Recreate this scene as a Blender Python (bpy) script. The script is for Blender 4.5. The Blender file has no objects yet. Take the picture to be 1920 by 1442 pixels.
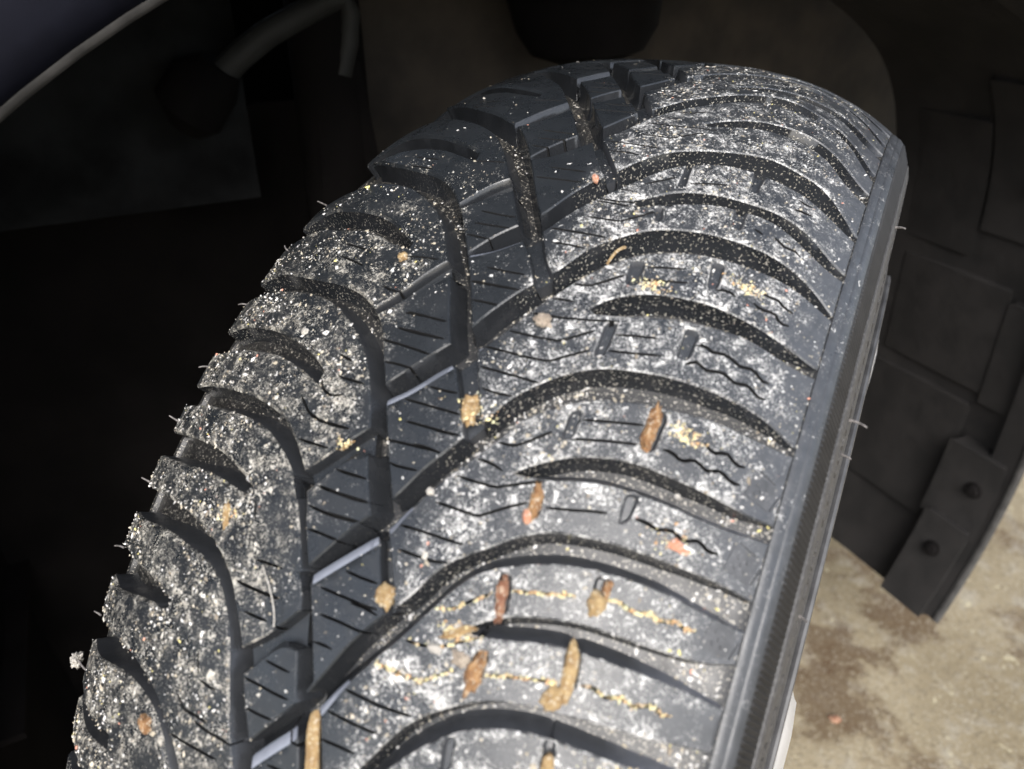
import bpy, bmesh, math, random
import numpy as np
from mathutils import Vector, Matrix, noise
from mathutils.geometry import delaunay_2d_cdt
random.seed(7); RNG = np.random.default_rng(11)
SC = bpy.context.scene
COL = SC.collection

# ------------------------------------------------------------------ camera
cd = bpy.data.cameras.new('camera'); cam = bpy.data.objects.new('camera', cd); COL.objects.link(cam)
CAMR = ((0.89022, 0.45542, -0.00963), (0.23034, -0.46828, -0.85303), (-0.393, 0.75717, -0.52178))
CAMC = (0.10188, -0.32154, 0.36928)
m = Matrix.Identity(4)
for i in range(3):
    m[i][0] = CAMR[0][i]; m[i][1] = -CAMR[1][i]; m[i][2] = -CAMR[2][i]; m[i][3] = CAMC[i]
cam.matrix_world = m
cd.sensor_fit = 'HORIZONTAL'; cd.sensor_width = 36.0; cd.lens = 26.869
cd.clip_start = 0.01; cd.clip_end = 300
cd.dof.use_dof = True; cd.dof.focus_distance = 0.275; cd.dof.aperture_fstop = 10.5
SC.camera = cam

# ------------------------------------------------------------------ light
SUN_AZ, SUN_EL = math.radians(-58), math.radians(40)      # direction to the sun, azimuth from +X
sdir = Vector((math.cos(SUN_EL)*math.cos(SUN_AZ), math.cos(SUN_EL)*math.sin(SUN_AZ), math.sin(SUN_EL)))
W = bpy.data.worlds.new('World'); SC.world = W; W.use_nodes = True
nt = W.node_tree
for n in list(nt.nodes): nt.nodes.remove(n)
sky = nt.nodes.new('ShaderNodeTexSky'); sky.sky_type = 'NISHITA'; sky.sun_disc = False
sky.sun_elevation = SUN_EL; sky.sun_rotation = math.pi/2 - SUN_AZ
sky.dust_density = 3.0; sky.air_density = 1.0; sky.ozone_density = 1.2
bg = nt.nodes.new('ShaderNodeBackground'); bg.inputs['Strength'].default_value = 0.13
wo = nt.nodes.new('ShaderNodeOutputWorld')
hs = nt.nodes.new('ShaderNodeHueSaturation'); hs.inputs['Saturation'].default_value = .62      # thin overcast: a paler sky
nt.links.new(sky.outputs[0], hs.inputs['Color']); nt.links.new(hs.outputs[0], bg.inputs['Color']); nt.links.new(bg.outputs[0], wo.inputs['Surface'])
sl = bpy.data.lights.new('sun', 'SUN'); sl.energy = 1.3; sl.angle = math.radians(42); sl.color = (1.0, 0.99, 0.975)
so = bpy.data.objects.new('sun', sl); COL.objects.link(so)
so.rotation_euler = sdir.to_track_quat('Z', 'Y').to_euler()
so.location = sdir*3
SC.view_settings.view_transform = 'Standard'; SC.view_settings.look = 'None'
SC.view_settings.exposure = 1.42; SC.view_settings.gamma = 1.0

# ------------------------------------------------------------------ helpers
def tag(o, label=None, cat=None, group=None, kind=None):
    if label: o['label'] = label
    if cat: o['category'] = cat
    if group: o['group'] = group
    if kind: o['kind'] = kind
    return o
def empty(name, loc=(0, 0, 0)):
    o = bpy.data.objects.new(name, None); o.empty_display_size = .05; o.location = loc; COL.objects.link(o); return o
def obj(name, verts, faces, mats, parent=None, mi=None, smooth=True, sharp=35, attrs=None):
    me = bpy.data.meshes.new(name); me.from_pydata([tuple(v) for v in verts], [], [tuple(f) for f in faces])
    for mm in (mats if isinstance(mats, (list, tuple)) else [mats]): me.materials.append(mm)
    if mi is not None: me.polygons.foreach_set('material_index', np.asarray(mi, dtype=np.int32))
    if smooth:
        me.polygons.foreach_set('use_smooth', np.ones(len(me.polygons), dtype=bool))
        if sharp: me.set_sharp_from_angle(angle=math.radians(sharp))
    for k, v in (attrs or {}).items():
        a = me.attributes.new(k, 'FLOAT', 'FACE'); a.data.foreach_set('value', np.asarray(v, dtype=np.float32))
    me.update()
    o = bpy.data.objects.new(name, me); COL.objects.link(o)
    if parent: o.parent = parent
    return o
class NB:
    def __init__(s, name):
        s.m = bpy.data.materials.new(name); s.m.use_nodes = True; s.t = s.m.node_tree
        for n in list(s.t.nodes): s.t.nodes.remove(n)
        s.out = s.t.nodes.new('ShaderNodeOutputMaterial'); s.p = s.t.nodes.new('ShaderNodeBsdfPrincipled')
        s.t.links.new(s.p.outputs[0], s.out.inputs['Surface'])
        s.tc = s.t.nodes.new('ShaderNodeTexCoord')
    def put(s, sock, v):
        if isinstance(v, bpy.types.NodeSocket): s.t.links.new(v, sock)
        elif isinstance(v, (tuple, list)) and len(v) == 3 and sock.type == 'RGBA': sock.default_value = (*v, 1)
        else: sock.default_value = v
    def noise(s, scale, detail=3, rough=.55, dist=0, vec=None):
        n = s.t.nodes.new('ShaderNodeTexNoise'); n.inputs['Scale'].default_value = scale; n.inputs['Detail'].default_value = detail
        n.inputs['Roughness'].default_value = rough; n.inputs['Distortion'].default_value = dist
        s.t.links.new(vec or s.tc.outputs['Object'], n.inputs['Vector']); return n.outputs['Fac']
    def voro(s, scale, feat='F1', vec=None):
        n = s.t.nodes.new('ShaderNodeTexVoronoi'); n.feature = feat; n.inputs['Scale'].default_value = scale
        s.t.links.new(vec or s.tc.outputs['Object'], n.inputs['Vector']); return n
    def math(s, op, a, b=0.0, c=0.0, clamp=False):
        n = s.t.nodes.new('ShaderNodeMath'); n.operation = op; n.use_clamp = clamp
        for i, v in enumerate((a, b, c)): s.put(n.inputs[i], v)
        return n.outputs[0]
    def ramp(s, fac, lo, hi):
        n = s.t.nodes.new('ShaderNodeMapRange'); n.interpolation_type = 'SMOOTHSTEP'
        s.put(n.inputs['Value'], fac); s.put(n.inputs['From Min'], lo); s.put(n.inputs['From Max'], hi); return n.outputs['Result']
    def mix(s, fac, a, b):
        n = s.t.nodes.new('ShaderNodeMix'); n.data_type = 'RGBA'
        s.put(n.inputs[0], fac); s.put(n.inputs[6], a); s.put(n.inputs[7], b); return n.outputs[2]
    def attr(s, name):
        n = s.t.nodes.new('ShaderNodeAttribute'); n.attribute_name = name; return n.outputs['Fac']
    def bump(s, h, strength=.3, dist=.001):
        n = s.t.nodes.new('ShaderNodeBump'); n.inputs['Strength'].default_value = strength; n.inputs['Distance'].default_value = dist
        s.put(n.inputs['Height'], h); s.t.links.new(n.outputs[0], s.p.inputs['Normal'])
    def set(s, **k):
        for a, v in k.items(): s.put(s.p.inputs[a.replace('_', ' ')], v)
        return s.m
def simple(name, col, rough=.6, metal=0.0, var=.25, scale=40, bump=0, spec=.5):
    b = NB(name); n = b.noise(scale, 4)
    lo = tuple(c*(1-var) for c in col); hi = tuple(c*(1+var) for c in col)
    b.set(Base_Color=b.mix(b.ramp(n, .3, .7), lo, hi), Roughness=rough, Metallic=metal, Specular_IOR_Level=spec)
    if bump: b.bump(b.noise(scale*3, 3), bump, .002)
    return b.m

# ------------------------------------------------------------------ materials
def rubber_tread():
    b = NB('dusty_tread_rubber')
    d = b.attr('dust'); film_light = b.attr('film_light'); warm = b.attr('warm')
    cl = b.noise(150, 4, .62)                       # where the dust gathers
    cl2 = b.noise(420, 2, .5)
    f1 = b.noise(1500, 4, .70, .9)                 # flakes about a millimetre across
    f2 = b.noise(2600, 2, .6, .3)                  # finer specks
    f3 = b.noise(430, 3, .6, 1.2)
    lift = b.math('MULTIPLY_ADD', b.math('SUBTRACT', cl, .5), .42, b.math('MULTIPLY', b.math('SUBTRACT', cl2, .5), .16))
    dd = b.math('MULTIPLY', b.math('SUBTRACT', d, .5), .17)
    bias = b.math('ADD', lift, dd)
    m1 = b.ramp(b.math('ADD', f1, bias), .628, .705)
    m2 = b.ramp(b.math('ADD', f2, bias), .672, .735)
    m3 = b.ramp(b.math('ADD', f3, bias), .690, .76)
    mk = b.math('MAXIMUM', b.math('MAXIMUM', m1, b.math('MULTIPLY', m2, .75)), b.math('MULTIPLY', m3, .9))
    gate = b.ramp(d, .03, .25)
    mk = b.math('MULTIPLY', mk, gate)
    haze = b.math('MULTIPLY', b.math('MULTIPLY_ADD', b.noise(260, 4, .65), .9, .1), b.math('MULTIPLY_ADD', film_light, .58, b.math('MULTIPLY', d, .04)))
    base = b.mix(b.noise(70, 3), (.0080, .0096, .0116), (.016, .0185, .0212))
    c1 = b.mix(haze, base, (.125, .13, .142))
    tone = b.noise(500, 2)
    white = b.mix(b.ramp(tone, .35, .65), (.50, .50, .50), (.78, .78, .765))
    beige = b.mix(b.ramp(tone, .35, .65), (.36, .335, .285), (.62, .59, .52))
    dc = b.mix(warm, white, beige)
    col = b.mix(b.math('MULTIPLY', mk, .88), c1, dc)
    rr = b.math('ADD', b.math('MULTIPLY_ADD', b.noise(900, 3), .14, .12), b.math('MULTIPLY', b.ramp(b.noise(95, 5, .65), .3, .7), .22))
    rough = b.math('MAXIMUM', b.math('ADD', rr, b.math('MULTIPLY', film_light, .12)), b.math('MULTIPLY', mk, .9))
    b.set(Base_Color=col, Roughness=rough, Specular_IOR_Level=.55)
    h = b.math('ADD', b.math('MULTIPLY', mk, .55), b.math('MULTIPLY', b.noise(1600, 3), .35))
    b.bump(h, .55, .0005)
    return b.m
def rubber_wall(name, rough, speck, col=((.011, .012, .0135), (.02, .0215, .024)), film_lit=False):
    b = NB(name)
    base = b.mix(b.noise(55, 4), *col)
    s = b.ramp(b.noise(1250, 3, .6), .68 - speck, .72 - speck)
    if film_lit: s = b.math('MULTIPLY', s, b.ramp(b.attr('dust'), .10, .34))
    st = b.ramp(b.noise(120, 4, .6), .45, .75)
    c = b.mix(b.math('MULTIPLY', st, .14), base, (.062, .063, .066))
    if film_lit:
        fl = b.math('MULTIPLY', b.math('MULTIPLY_ADD', b.noise(330, 5, .7), .8, .2), b.ramp(b.attr('film_light'), .05, .75))
        c = b.mix(b.math('MULTIPLY', fl, .85), c, (.17, .18, .205))  # wall tint: thin dust plus skylight painted into the colour
    if film_lit: c = b.mix(b.math('MULTIPLY', b.ramp(b.attr('film_light'), 1.2, 1.5), b.math('MULTIPLY_ADD', b.noise(260, 4), .5, .5)), c, (.27, .29, .34))  # sky glint painted on the centre chamfers as a pale bluish tint
    c = b.mix(b.math('MULTIPLY', s, .7), c, (.42, .39, .33))
    rg = b.math('MULTIPLY_ADD', b.noise(200, 4), .35, rough-.14)
    if film_lit: rg = b.math('MULTIPLY', rg, b.math('MULTIPLY_ADD', b.ramp(b.attr('film_light'), .07, .18), .55, .45))
    b.set(Base_Color=c, Roughness=rg, Specular_IOR_Level=.6)
    b.bump(b.noise(700, 4), .12, .0006)
    return b.m
M_TOP = rubber_tread()
M_WALL = rubber_wall('groove_wall_rubber', .42, .075, film_lit=True)
M_FLOOR = rubber_wall('groove_floor_rubber', .42, .09, ((.008, .0085, .009), (.018, .017, .016)))
M_SIPE = simple('sipe_rubber', (.006, .006, .0065), .8, var=.1)
def side_mat():
    b = NB('sidewall_rubber')
    n = b.noise(180, 5, .65)
    dust = b.ramp(b.noise(900, 3, .7), .48, .78)
    c = b.mix(n, (.028, .028, .029), (.055, .054, .054))
    c = b.mix(b.math('MULTIPLY', dust, .35), c, (.24, .235, .23))
    b.set(Base_Color=c, Roughness=b.math('MULTIPLY_ADD', n, .25, .38)); b.bump(b.noise(800, 4), .15, .0006)
    return b.m
M_SIDE = side_mat()
def butt_mat():
    b = NB('shoulder_rubber')
    n = b.noise(160, 5, .65)
    sp = b.ramp(b.noise(1300, 3, .6), .62, .72)
    c = b.mix(b.ramp(n, .3, .75), (.026, .028, .031), (.060, .062, .067))
    c = b.mix(b.math('MULTIPLY', sp, .5), c, (.45, .45, .45))
    b.set(Base_Color=c, Roughness=b.math('MULTIPLY_ADD', n, .3, .35)); b.bump(b.noise(900, 4), .25, .0005)
    return b.m
M_BUTT = butt_mat()
M_SERR = simple('serration_rubber', (.008, .0078, .008), .6, var=.3, scale=150)

# ------------------------------------------------------------------ tyre shape
R0_, HW, CD, CE = .316, .092, 0.02236, 2.8166
PS = [(.0960, .2900), (.0976, .2898), (.0986, .2888), (.1021, .2801), (.1026, .2801), (.1031, .2793), (.1038, .2760), (.1040, .2715), (.1041, .266), (.1041, .259), (.1040, .249), (.1040, .240), (.1050, .2345), (.1056, .2318), (.1056, .2295), (.1046, .2275), (.1008, .225), (.096, .218)]
def prof(s):
    return R0_ - CD*(np.abs(s)/HW)**CE
def surf(th, s, h):
    """points on the tread: angle th, across s, height h above the worn surface (metres)"""
    th = np.asarray(th, float); s = np.asarray(s, float); h = np.asarray(h, float)
    r = prof(s); dr = -CD*CE*np.sign(s)*np.abs(s)**(CE-1)/HW**CE
    L = np.sqrt(1+dr*dr); x = s - dr/L*h; rr = r + h/L
    return np.stack([x, -rr*np.sin(th), rr*np.cos(th)], -1)
def frame(th, s):
    p = surf(th, s, 0.0)
    et = Vector((0, -math.cos(th), -math.sin(th)))
    dr = -CD*CE*math.copysign(1, s)*abs(s)**(CE-1)/HW**CE
    es = Vector((1, -dr*math.sin(th), dr*math.cos(th))).normalized()
    return Vector(p), et, es, et.cross(es).normalized()
def depth_at(s):                                   # groove depth: deep in the crown, running out at the shoulder
    return np.interp(s, [-.0995, -.085, -.07, .070, .082, .0915, .0935], [.0088, .0088, .0082, .0076, .0058, .0024, .0005])

GROOVES = {"R0":[[[1771,206],[1742,234],[1709,260],[1676,298],[1655,338],[1639,374],[1621,420],[1608,468],[1601,515],[1599,563],[1595,610],[1592,668],[1590,714],[1590,760],[1590,800],[1586,838],[1585,880],[1581,933]],[[1752,276],[1727,305],[1705,338],[1685,371],[1670,397],[1659,424],[1648,466],[1639,509],[1633,552],[1631,597],[1630,611],[1630,655],[1633,700],[1634,744],[1634,789],[1633,856],[1631,941]]],"R1":[[[1812,-104],[1766,-54],[1729,-9],[1704,16],[1676,35],[1645,60],[1623,69],[1598,97],[1579,116],[1560,135],[1539,163],[1515,194],[1491,212],[1465,232],[1448,254],[1432,281],[1415,320],[1395,361],[1370,405],[1354,456],[1351,471],[1344,517],[1341,554],[1337,596],[1334,639],[1334,689],[1333,732],[1333,772],[1333,812],[1333,855],[1338,900],[1343,933]],[[1846,-79],[1803,-22],[1776,20],[1729,65],[1704,82],[1678,97],[1633,139],[1604,175],[1575,202],[1550,223],[1530,244],[1505,268],[1480,289],[1451,324],[1432,365],[1418,408],[1402,463],[1396,489],[1386,539],[1383,584],[1379,629],[1378,678],[1377,721],[1378,766],[1381,807],[1386,845],[1388,892],[1390,929]]],"R2":[[[1526,-104],[1509,-86],[1475,-55],[1442,-21],[1418,16],[1401,36],[1383,56],[1354,76],[1333,92],[1310,112],[1293,132],[1263,162],[1252,170],[1207,216],[1184,232],[1163,249],[1147,276],[1129,303],[1112,329],[1091,372],[1073,416],[1061,463],[1055,509],[1047,558],[1040,606],[1038,657],[1035,706],[1035,758],[1034,798],[1039,844],[1048,892],[1066,930]],[[1550,-77],[1513,-23],[1479,27],[1458,61],[1441,81],[1407,97],[1385,114],[1359,135],[1338,152],[1313,184],[1296,200],[1274,223],[1251,249],[1256,249],[1239,261],[1215,279],[1192,304],[1173,337],[1157,367],[1147,393],[1132,431],[1119,477],[1110,520],[1103,568],[1100,611],[1095,649],[1088,696],[1085,728],[1083,778],[1082,828],[1081,877],[1077,927]]],"R3":[[[1203,-113],[1177,-85],[1158,-52],[1129,-23],[1107,7],[1082,39],[1046,67],[1037,65],[1006,97],[962,137],[931,174],[902,212],[870,240],[840,254],[804,309],[780,348],[753,397],[735,455],[724,509],[712,562],[708,603],[704,656],[699,693],[699,732],[701,771],[708,813],[720,856],[737,901],[761,932]],[[1231,-69],[1206,-23],[1183,6],[1159,30],[1142,63],[1103,100],[1079,128],[1060,140],[1038,165],[1018,183],[995,196],[965,229],[920,271],[887,307],[855,347],[827,390],[807,438],[786,500],[770,569],[762,623],[755,677],[750,732],[747,788],[749,839],[759,889],[768,927]]],"R4":[[[895,-74],[853,-33],[820,5],[801,45],[768,84],[732,104],[699,126],[653,163],[599,227],[557,261],[526,301],[510,319],[480,392],[455,468],[431,545],[414,604],[404,645],[412,696],[409,756],[417,812],[443,854],[470,897],[509,934]],[[907,-64],[887,2],[855,53],[835,91],[809,117],[766,144],[728,180],[707,206],[669,247],[635,283],[592,324],[555,369],[527,428],[503,489],[493,536],[483,600],[483,630],[481,693],[479,735],[483,779],[494,826],[509,873],[518,910],[524,934]]],"R5":[[[595,-85],[553,-52],[492,13],[450,78],[404,113],[371,137],[339,178],[274,237],[235,276],[151,388],[73,509],[45,602],[67,693],[85,781],[133,859],[197,922],[213,959]],[[603,-65],[586,-10],[533,50],[517,82],[475,122],[429,166],[374,197],[346,234],[303,275],[204,409],[132,529],[121,624],[109,745],[149,837],[212,892],[252,942]]],"S0":[[[1530,347],[1513,378],[1498,409],[1487,446],[1479,491],[1470,549],[1464,593],[1463,632],[1464,669],[1462,710],[1463,758],[1462,802],[1461,846],[1459,889],[1439,938]],[[1534,363],[1531,401],[1524,450],[1517,479],[1510,519],[1504,566],[1501,617],[1500,656],[1501,701],[1502,746],[1503,790],[1505,834],[1509,880],[1512,904]]],"S1":[[[1286,327],[1272,347],[1257,380],[1239,425],[1228,454],[1218,499],[1210,545],[1204,592],[1203,640],[1205,680],[1204,722],[1206,770],[1208,820],[1213,863],[1215,896],[1208,932]],[[1285,347],[1281,394],[1280,414],[1268,459],[1259,504],[1252,550],[1250,592],[1249,630],[1247,677],[1249,735],[1250,789],[1249,836],[1246,882],[1238,924]]],"S2":[[[964,345],[948,358],[923,401],[905,448],[891,497],[884,548],[876,600],[870,651],[873,689],[872,743],[876,792],[879,837],[887,876],[891,929]],[[971,364],[967,407],[950,472],[938,520],[930,571],[921,620],[915,671],[908,722],[906,775],[911,813],[917,851],[916,887],[909,932]]],"S3":[[[685,315],[666,359],[635,405],[617,458],[604,513],[594,570],[589,630],[578,686],[578,727],[583,770],[587,812],[605,851],[624,886],[636,927]],[[701,337],[683,389],[664,440],[639,509],[624,563],[626,600],[611,659],[608,698],[615,740],[627,785],[639,829],[651,866],[657,900],[653,932]]],"S4":[[[354,379],[305,449],[255,547],[233,641],[225,733],[242,802],[281,859],[313,914],[355,963]],[[365,399],[308,528],[282,633],[282,711],[290,782],[337,841],[366,903],[375,959]]],"L2":[[[983,-805],[1003,-696],[1015,-545],[1019,-452],[1033,-366],[1053,-301],[1077,-244],[1105,-207],[1136,-180],[1161,-157],[1196,-123],[1231,-91],[1258,-69],[1301,-31],[1330,-6],[1352,16],[1381,42]],[[1014,-811],[1024,-713],[1030,-625],[1042,-515],[1059,-444],[1072,-398],[1094,-338],[1118,-285],[1142,-240],[1168,-202],[1191,-177],[1226,-143],[1260,-111],[1287,-94],[1329,-69],[1367,-38],[1401,-9],[1412,3]]],"L2x":[[[1451,88],[1469,105],[1492,125],[1520,145],[1532,155]],[[1463,69],[1484,83],[1518,107],[1538,128]]],"L3":[[[567,-825],[630,-646],[662,-518],[683,-411],[706,-335],[735,-273],[796,-191],[841,-140],[884,-101],[921,-63],[965,-24],[996,2],[1031,31],[1055,49]],[[690,-645],[707,-526],[726,-437],[757,-358],[781,-305],[810,-254],[849,-206],[892,-160],[929,-120],[973,-78],[1002,-56],[1016,-49],[1054,-19],[1074,-2],[1099,20]]],"L3x":[[[1117,115],[1145,137],[1192,172],[1207,189]],[[1143,68],[1177,101],[1219,139],[1240,157]]],"L4":[[[252,-738],[359,-509],[411,-376],[457,-284],[486,-213],[552,-137],[620,-72],[684,-16],[742,35],[767,61]],[[374,-648],[435,-472],[469,-378],[504,-306],[539,-250],[601,-180],[656,-123],[705,-71],[751,-28],[801,18]]],"L4x":[[[834,121],[862,144],[889,170],[902,191]],[[864,90],[881,114],[922,147],[948,169]]],"L5":[[[0,-457],[99,-307],[171,-201],[244,-120],[328,-44],[410,29],[451,74]],[[-58,-598],[140,-349],[221,-240],[323,-142],[415,-53],[492,13]]],"L5x":[[[497,102],[549,162],[606,218]],[[523,85],[566,122],[626,186]]],"L6":[[[-110,-248],[11,-95],[151,18],[210,83],[255,118]],[[-73,-257],[116,-90],[214,1],[301,72]]],"L6x":[[[263,127],[330,183]],[[306,95],[367,155]]],"L1":[[[1288,-755],[1289,-614],[1292,-528],[1299,-460],[1308,-405],[1322,-358],[1342,-318],[1364,-279],[1387,-239],[1419,-202],[1448,-182],[1478,-161],[1508,-135],[1544,-99],[1562,-79],[1590,-59],[1608,-42],[1636,-23],[1672,3]],[[1309,-758],[1315,-654],[1320,-548],[1327,-489],[1336,-432],[1348,-387],[1364,-340],[1369,-324],[1397,-269],[1424,-231],[1456,-199],[1491,-166],[1510,-147],[1548,-114],[1577,-95],[1598,-82],[1648,-58],[1689,-32],[1718,-16],[1729,-9]]],"L1x":[[[1738,70],[1764,88],[1797,109]],[[1778,27],[1797,41],[1813,50]]],"L0":[[[1539,-934],[1531,-730],[1536,-647],[1538,-567],[1545,-505],[1554,-451],[1573,-403],[1585,-365],[1604,-326],[1640,-281],[1664,-248],[1683,-224],[1719,-193],[1756,-167],[1791,-135],[1816,-110],[1850,-85]],[[1575,-890],[1568,-757],[1567,-658],[1574,-569],[1579,-501],[1587,-436],[1596,-399],[1612,-362],[1638,-324],[1646,-307],[1673,-276],[1729,-233],[1767,-209],[1821,-166],[1863,-131]]],"Lm1":[[[1886,-1056],[1833,-854],[1818,-743],[1814,-657],[1816,-600],[1823,-522],[1835,-463],[1849,-432],[1866,-395],[1883,-348],[1915,-311]],[[1875,-906],[1852,-775],[1839,-689],[1833,-635],[1835,-572],[1842,-505],[1853,-461],[1870,-422],[1889,-384],[1925,-343]]],"l2":[[[781,-777],[802,-651],[817,-537],[840,-426],[869,-355],[898,-282]],[[830,-729],[858,-617],[860,-521],[883,-411],[906,-336],[909,-282]]],"l1":[[[1136,-821],[1142,-698],[1147,-596],[1161,-503],[1173,-432],[1190,-376],[1210,-330]],[[1174,-779],[1178,-687],[1181,-609],[1188,-535],[1202,-458],[1213,-401],[1227,-350],[1232,-325]]],"l0":[[[1407,-812],[1404,-704],[1405,-619],[1414,-538],[1425,-474],[1437,-416],[1447,-388]],[[1437,-804],[1439,-715],[1438,-615],[1443,-538],[1448,-487],[1456,-442],[1457,-401]]],"lm1":[[[1692,-1008],[1680,-833],[1675,-709],[1675,-606],[1680,-539],[1684,-588],[1684,-527]],[[1772,-1107],[1724,-862],[1704,-721],[1696,-632],[1694,-569],[1703,-607],[1695,-538]]],"lm2":[[[2062,-1014],[1997,-816],[1978,-684],[1970,-628]],[[2096,-1045],[2007,-799],[1990,-696],[1982,-617]]],"l3":[[[461,-769],[499,-621],[531,-496],[565,-380],[603,-282]],[[548,-635],[565,-524],[584,-419],[610,-340],[626,-273]]],"l4":[[[91,-725],[170,-547],[234,-404],[285,-278]],[[234,-556],[252,-449],[294,-328],[304,-269]]],"t1":[[[1690,-218],[1683,-205],[1656,-155],[1630,-120],[1601,-88]],[[1724,-185],[1687,-142],[1661,-115],[1647,-90],[1649,-80]]],"t2":[[[1390,-241],[1365,-201],[1332,-164],[1312,-135],[1286,-99]],[[1421,-205],[1395,-176],[1362,-140],[1336,-116],[1331,-80]]],"t3":[[[1057,-267],[1025,-223],[988,-188],[939,-144],[922,-117]],[[1066,-244],[1030,-190],[987,-133],[959,-92]]],"t4":[[[773,-206],[720,-160],[683,-112],[676,-93]],[[783,-187],[745,-126],[718,-71],[712,-57]]],"t5":[[[462,-242],[401,-193],[339,-131]],[[477,-225],[441,-153],[375,-95]]]}
SIPES = [[[1553,-53],[1553,18],[1553,83],[1551,121]],[[1591,-27],[1590,35],[1591,89],[1590,112]],[[1623,164],[1624,217],[1623,271],[1621,291],[1589,353]],[[1576,217],[1575,253],[1569,292],[1560,322],[1528,399]],[[1677,108],[1678,201],[1675,262],[1672,292]],[[1717,78],[1718,146],[1717,213],[1715,232]],[[1759,83],[1757,133],[1756,183]],[[1516,268],[1510,303],[1492,335],[1467,382]],[[1454,425],[1446,473],[1436,526],[1428,566]],[[1580,425],[1568,489],[1559,547],[1554,584]],[[1418,636],[1414,658],[1422,686],[1420,710],[1415,728],[1421,752],[1412,790],[1419,808],[1416,834]],[[1547,633],[1543,657],[1551,690],[1544,723],[1551,749],[1540,791],[1550,812],[1547,828]],[[1296,-39],[1293,22],[1291,78],[1289,125]],[[1332,-3],[1332,35],[1329,86]],[[1255,60],[1256,109],[1253,155]],[[1406,-167],[1406,-104],[1406,-53],[1403,-8]],[[1369,-142],[1370,-93],[1368,-43]],[[1443,-137],[1442,-81],[1439,-27],[1437,-12]],[[1476,-102],[1475,-55]],[[1515,-1],[1516,45],[1515,97]],[[1419,98],[1417,167],[1416,227],[1415,277]],[[1455,119],[1455,161],[1454,217],[1448,254]],[[1367,167],[1367,228],[1367,284],[1339,345],[1321,390]],[[1317,195],[1317,252],[1315,301],[1298,355],[1279,414]],[[1281,228],[1281,266],[1287,302]],[[1245,265],[1243,307],[1229,335],[1201,383]],[[1203,433],[1192,485],[1182,538],[1173,590]],[[1166,646],[1164,668],[1173,695],[1161,722],[1171,756],[1161,787],[1172,814],[1169,836]],[[1129,731],[1138,758],[1127,786],[1140,814],[1137,836]],[[1320,434],[1309,498],[1300,542],[1295,575]],[[1288,636],[1287,664],[1292,692],[1283,719],[1293,755],[1282,784],[1294,811],[1290,834]],[[1047,163],[1047,230],[1043,306],[1022,349],[1004,383]],[[1088,115],[1088,183],[1088,250],[1084,305],[1043,391]],[[1127,130],[1127,194],[1127,248],[1128,302]],[[1164,160],[1166,208],[1163,249]],[[1002,199],[998,277],[987,358],[973,433]],[[963,231],[959,300]],[[922,273],[918,318],[890,371]],[[1166,443],[1154,506],[1139,586]],[[1000,436],[990,486],[979,545]],[[1034,434],[1024,496],[1009,567]],[[964,-20],[963,62],[961,136]],[[1003,9],[1002,56],[1002,94]],[[1059,-165],[1057,-98],[1058,-27]],[[1092,-137],[1093,-69],[1093,-8]],[[1219,-35],[1219,62],[1219,135]],[[1256,-6],[1255,76],[1254,156]],[[1289,44],[1288,84],[1291,126]],[[1186,17],[1186,66],[1184,106]],[[874,443],[861,500],[846,563]],[[838,634],[828,659],[833,687]],[[796,743],[800,767],[794,787],[804,809],[806,836]],[[828,733],[835,754],[827,792],[843,812],[837,836]],[[964,637],[958,659],[964,679],[958,711],[960,729],[968,754],[960,786],[974,812],[971,832]],[[1007,628],[995,651],[1003,682],[993,719],[1003,755],[994,785],[1007,815],[1004,834]],[[788,-121],[791,-53],[791,2]],[[823,-117],[823,-57],[822,2]],[[855,-119],[858,-70],[859,-34]],[[708,211],[707,261],[705,318]],[[757,211],[754,259],[751,311],[724,358],[697,400]],[[804,126],[802,193],[800,254],[800,299]],[[838,153],[836,215],[838,253]],[[923,278],[917,321],[895,358],[872,400]],[[926,4],[927,66],[926,125]],[[962,-17],[962,52],[962,120]],[[1003,9],[1002,52],[1003,95]],[[630,323],[585,401]],[[844,438],[835,471],[819,539]],[[875,435],[864,486],[847,560]],[[654,667],[658,693]],[[650,725],[662,761],[656,787],[663,805]],[[505,748],[508,770],[503,794]],[[541,747],[534,779],[530,802]],[[595,447],[575,501],[558,555]],[[1598,-296],[1598,-222],[1596,-158]],[[1636,-249],[1636,-216],[1635,-170]],[[1690,-135],[1691,-94],[1691,-55]],[[1729,-181],[1729,-126],[1730,-81],[1729,-35]],[[1770,-149],[1770,-104],[1768,-57]],[[1633,-19],[1631,10],[1632,39]],[[1807,-380],[1824,-340],[1822,-293],[1822,-252]],[[1767,-322],[1770,-283],[1769,-254]],[[1871,-362],[1870,-303],[1868,-252],[1866,-190]],[[1553,-273],[1551,-226],[1549,-180]],[[1597,-307],[1597,-227],[1595,-159]],[[1295,-296],[1298,-249],[1297,-157]],[[1340,-301],[1340,-251],[1340,-195]],[[1369,-138],[1369,-94],[1368,-47]],[[1404,-173],[1405,-105],[1404,-50],[1403,-12]],[[1440,-176],[1442,-133],[1439,-66],[1437,-12]],[[1476,-152],[1475,-99],[1477,-54]],[[1264,-361],[1291,-305],[1299,-248],[1299,-192],[1297,-157]],[[1221,-325],[1242,-300],[1250,-263],[1242,-227]],[[1211,-270],[1212,-225],[1213,-177]],[[1170,-302],[1177,-247]],[[1092,-165],[1095,-98],[1093,-8]],[[1122,-195],[1123,-139],[1126,-74],[1129,-27]],[[1163,-151],[1161,-112],[1163,-52]],[[1056,-158],[1057,-98],[1059,-34]],[[911,-538],[929,-421]],[[946,-524],[968,-409]],[[1010,-290],[1018,-248],[1018,-200]],[[933,-270],[930,-214],[929,-158]],[[1463,-353],[1478,-341],[1494,-327]]]
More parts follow.
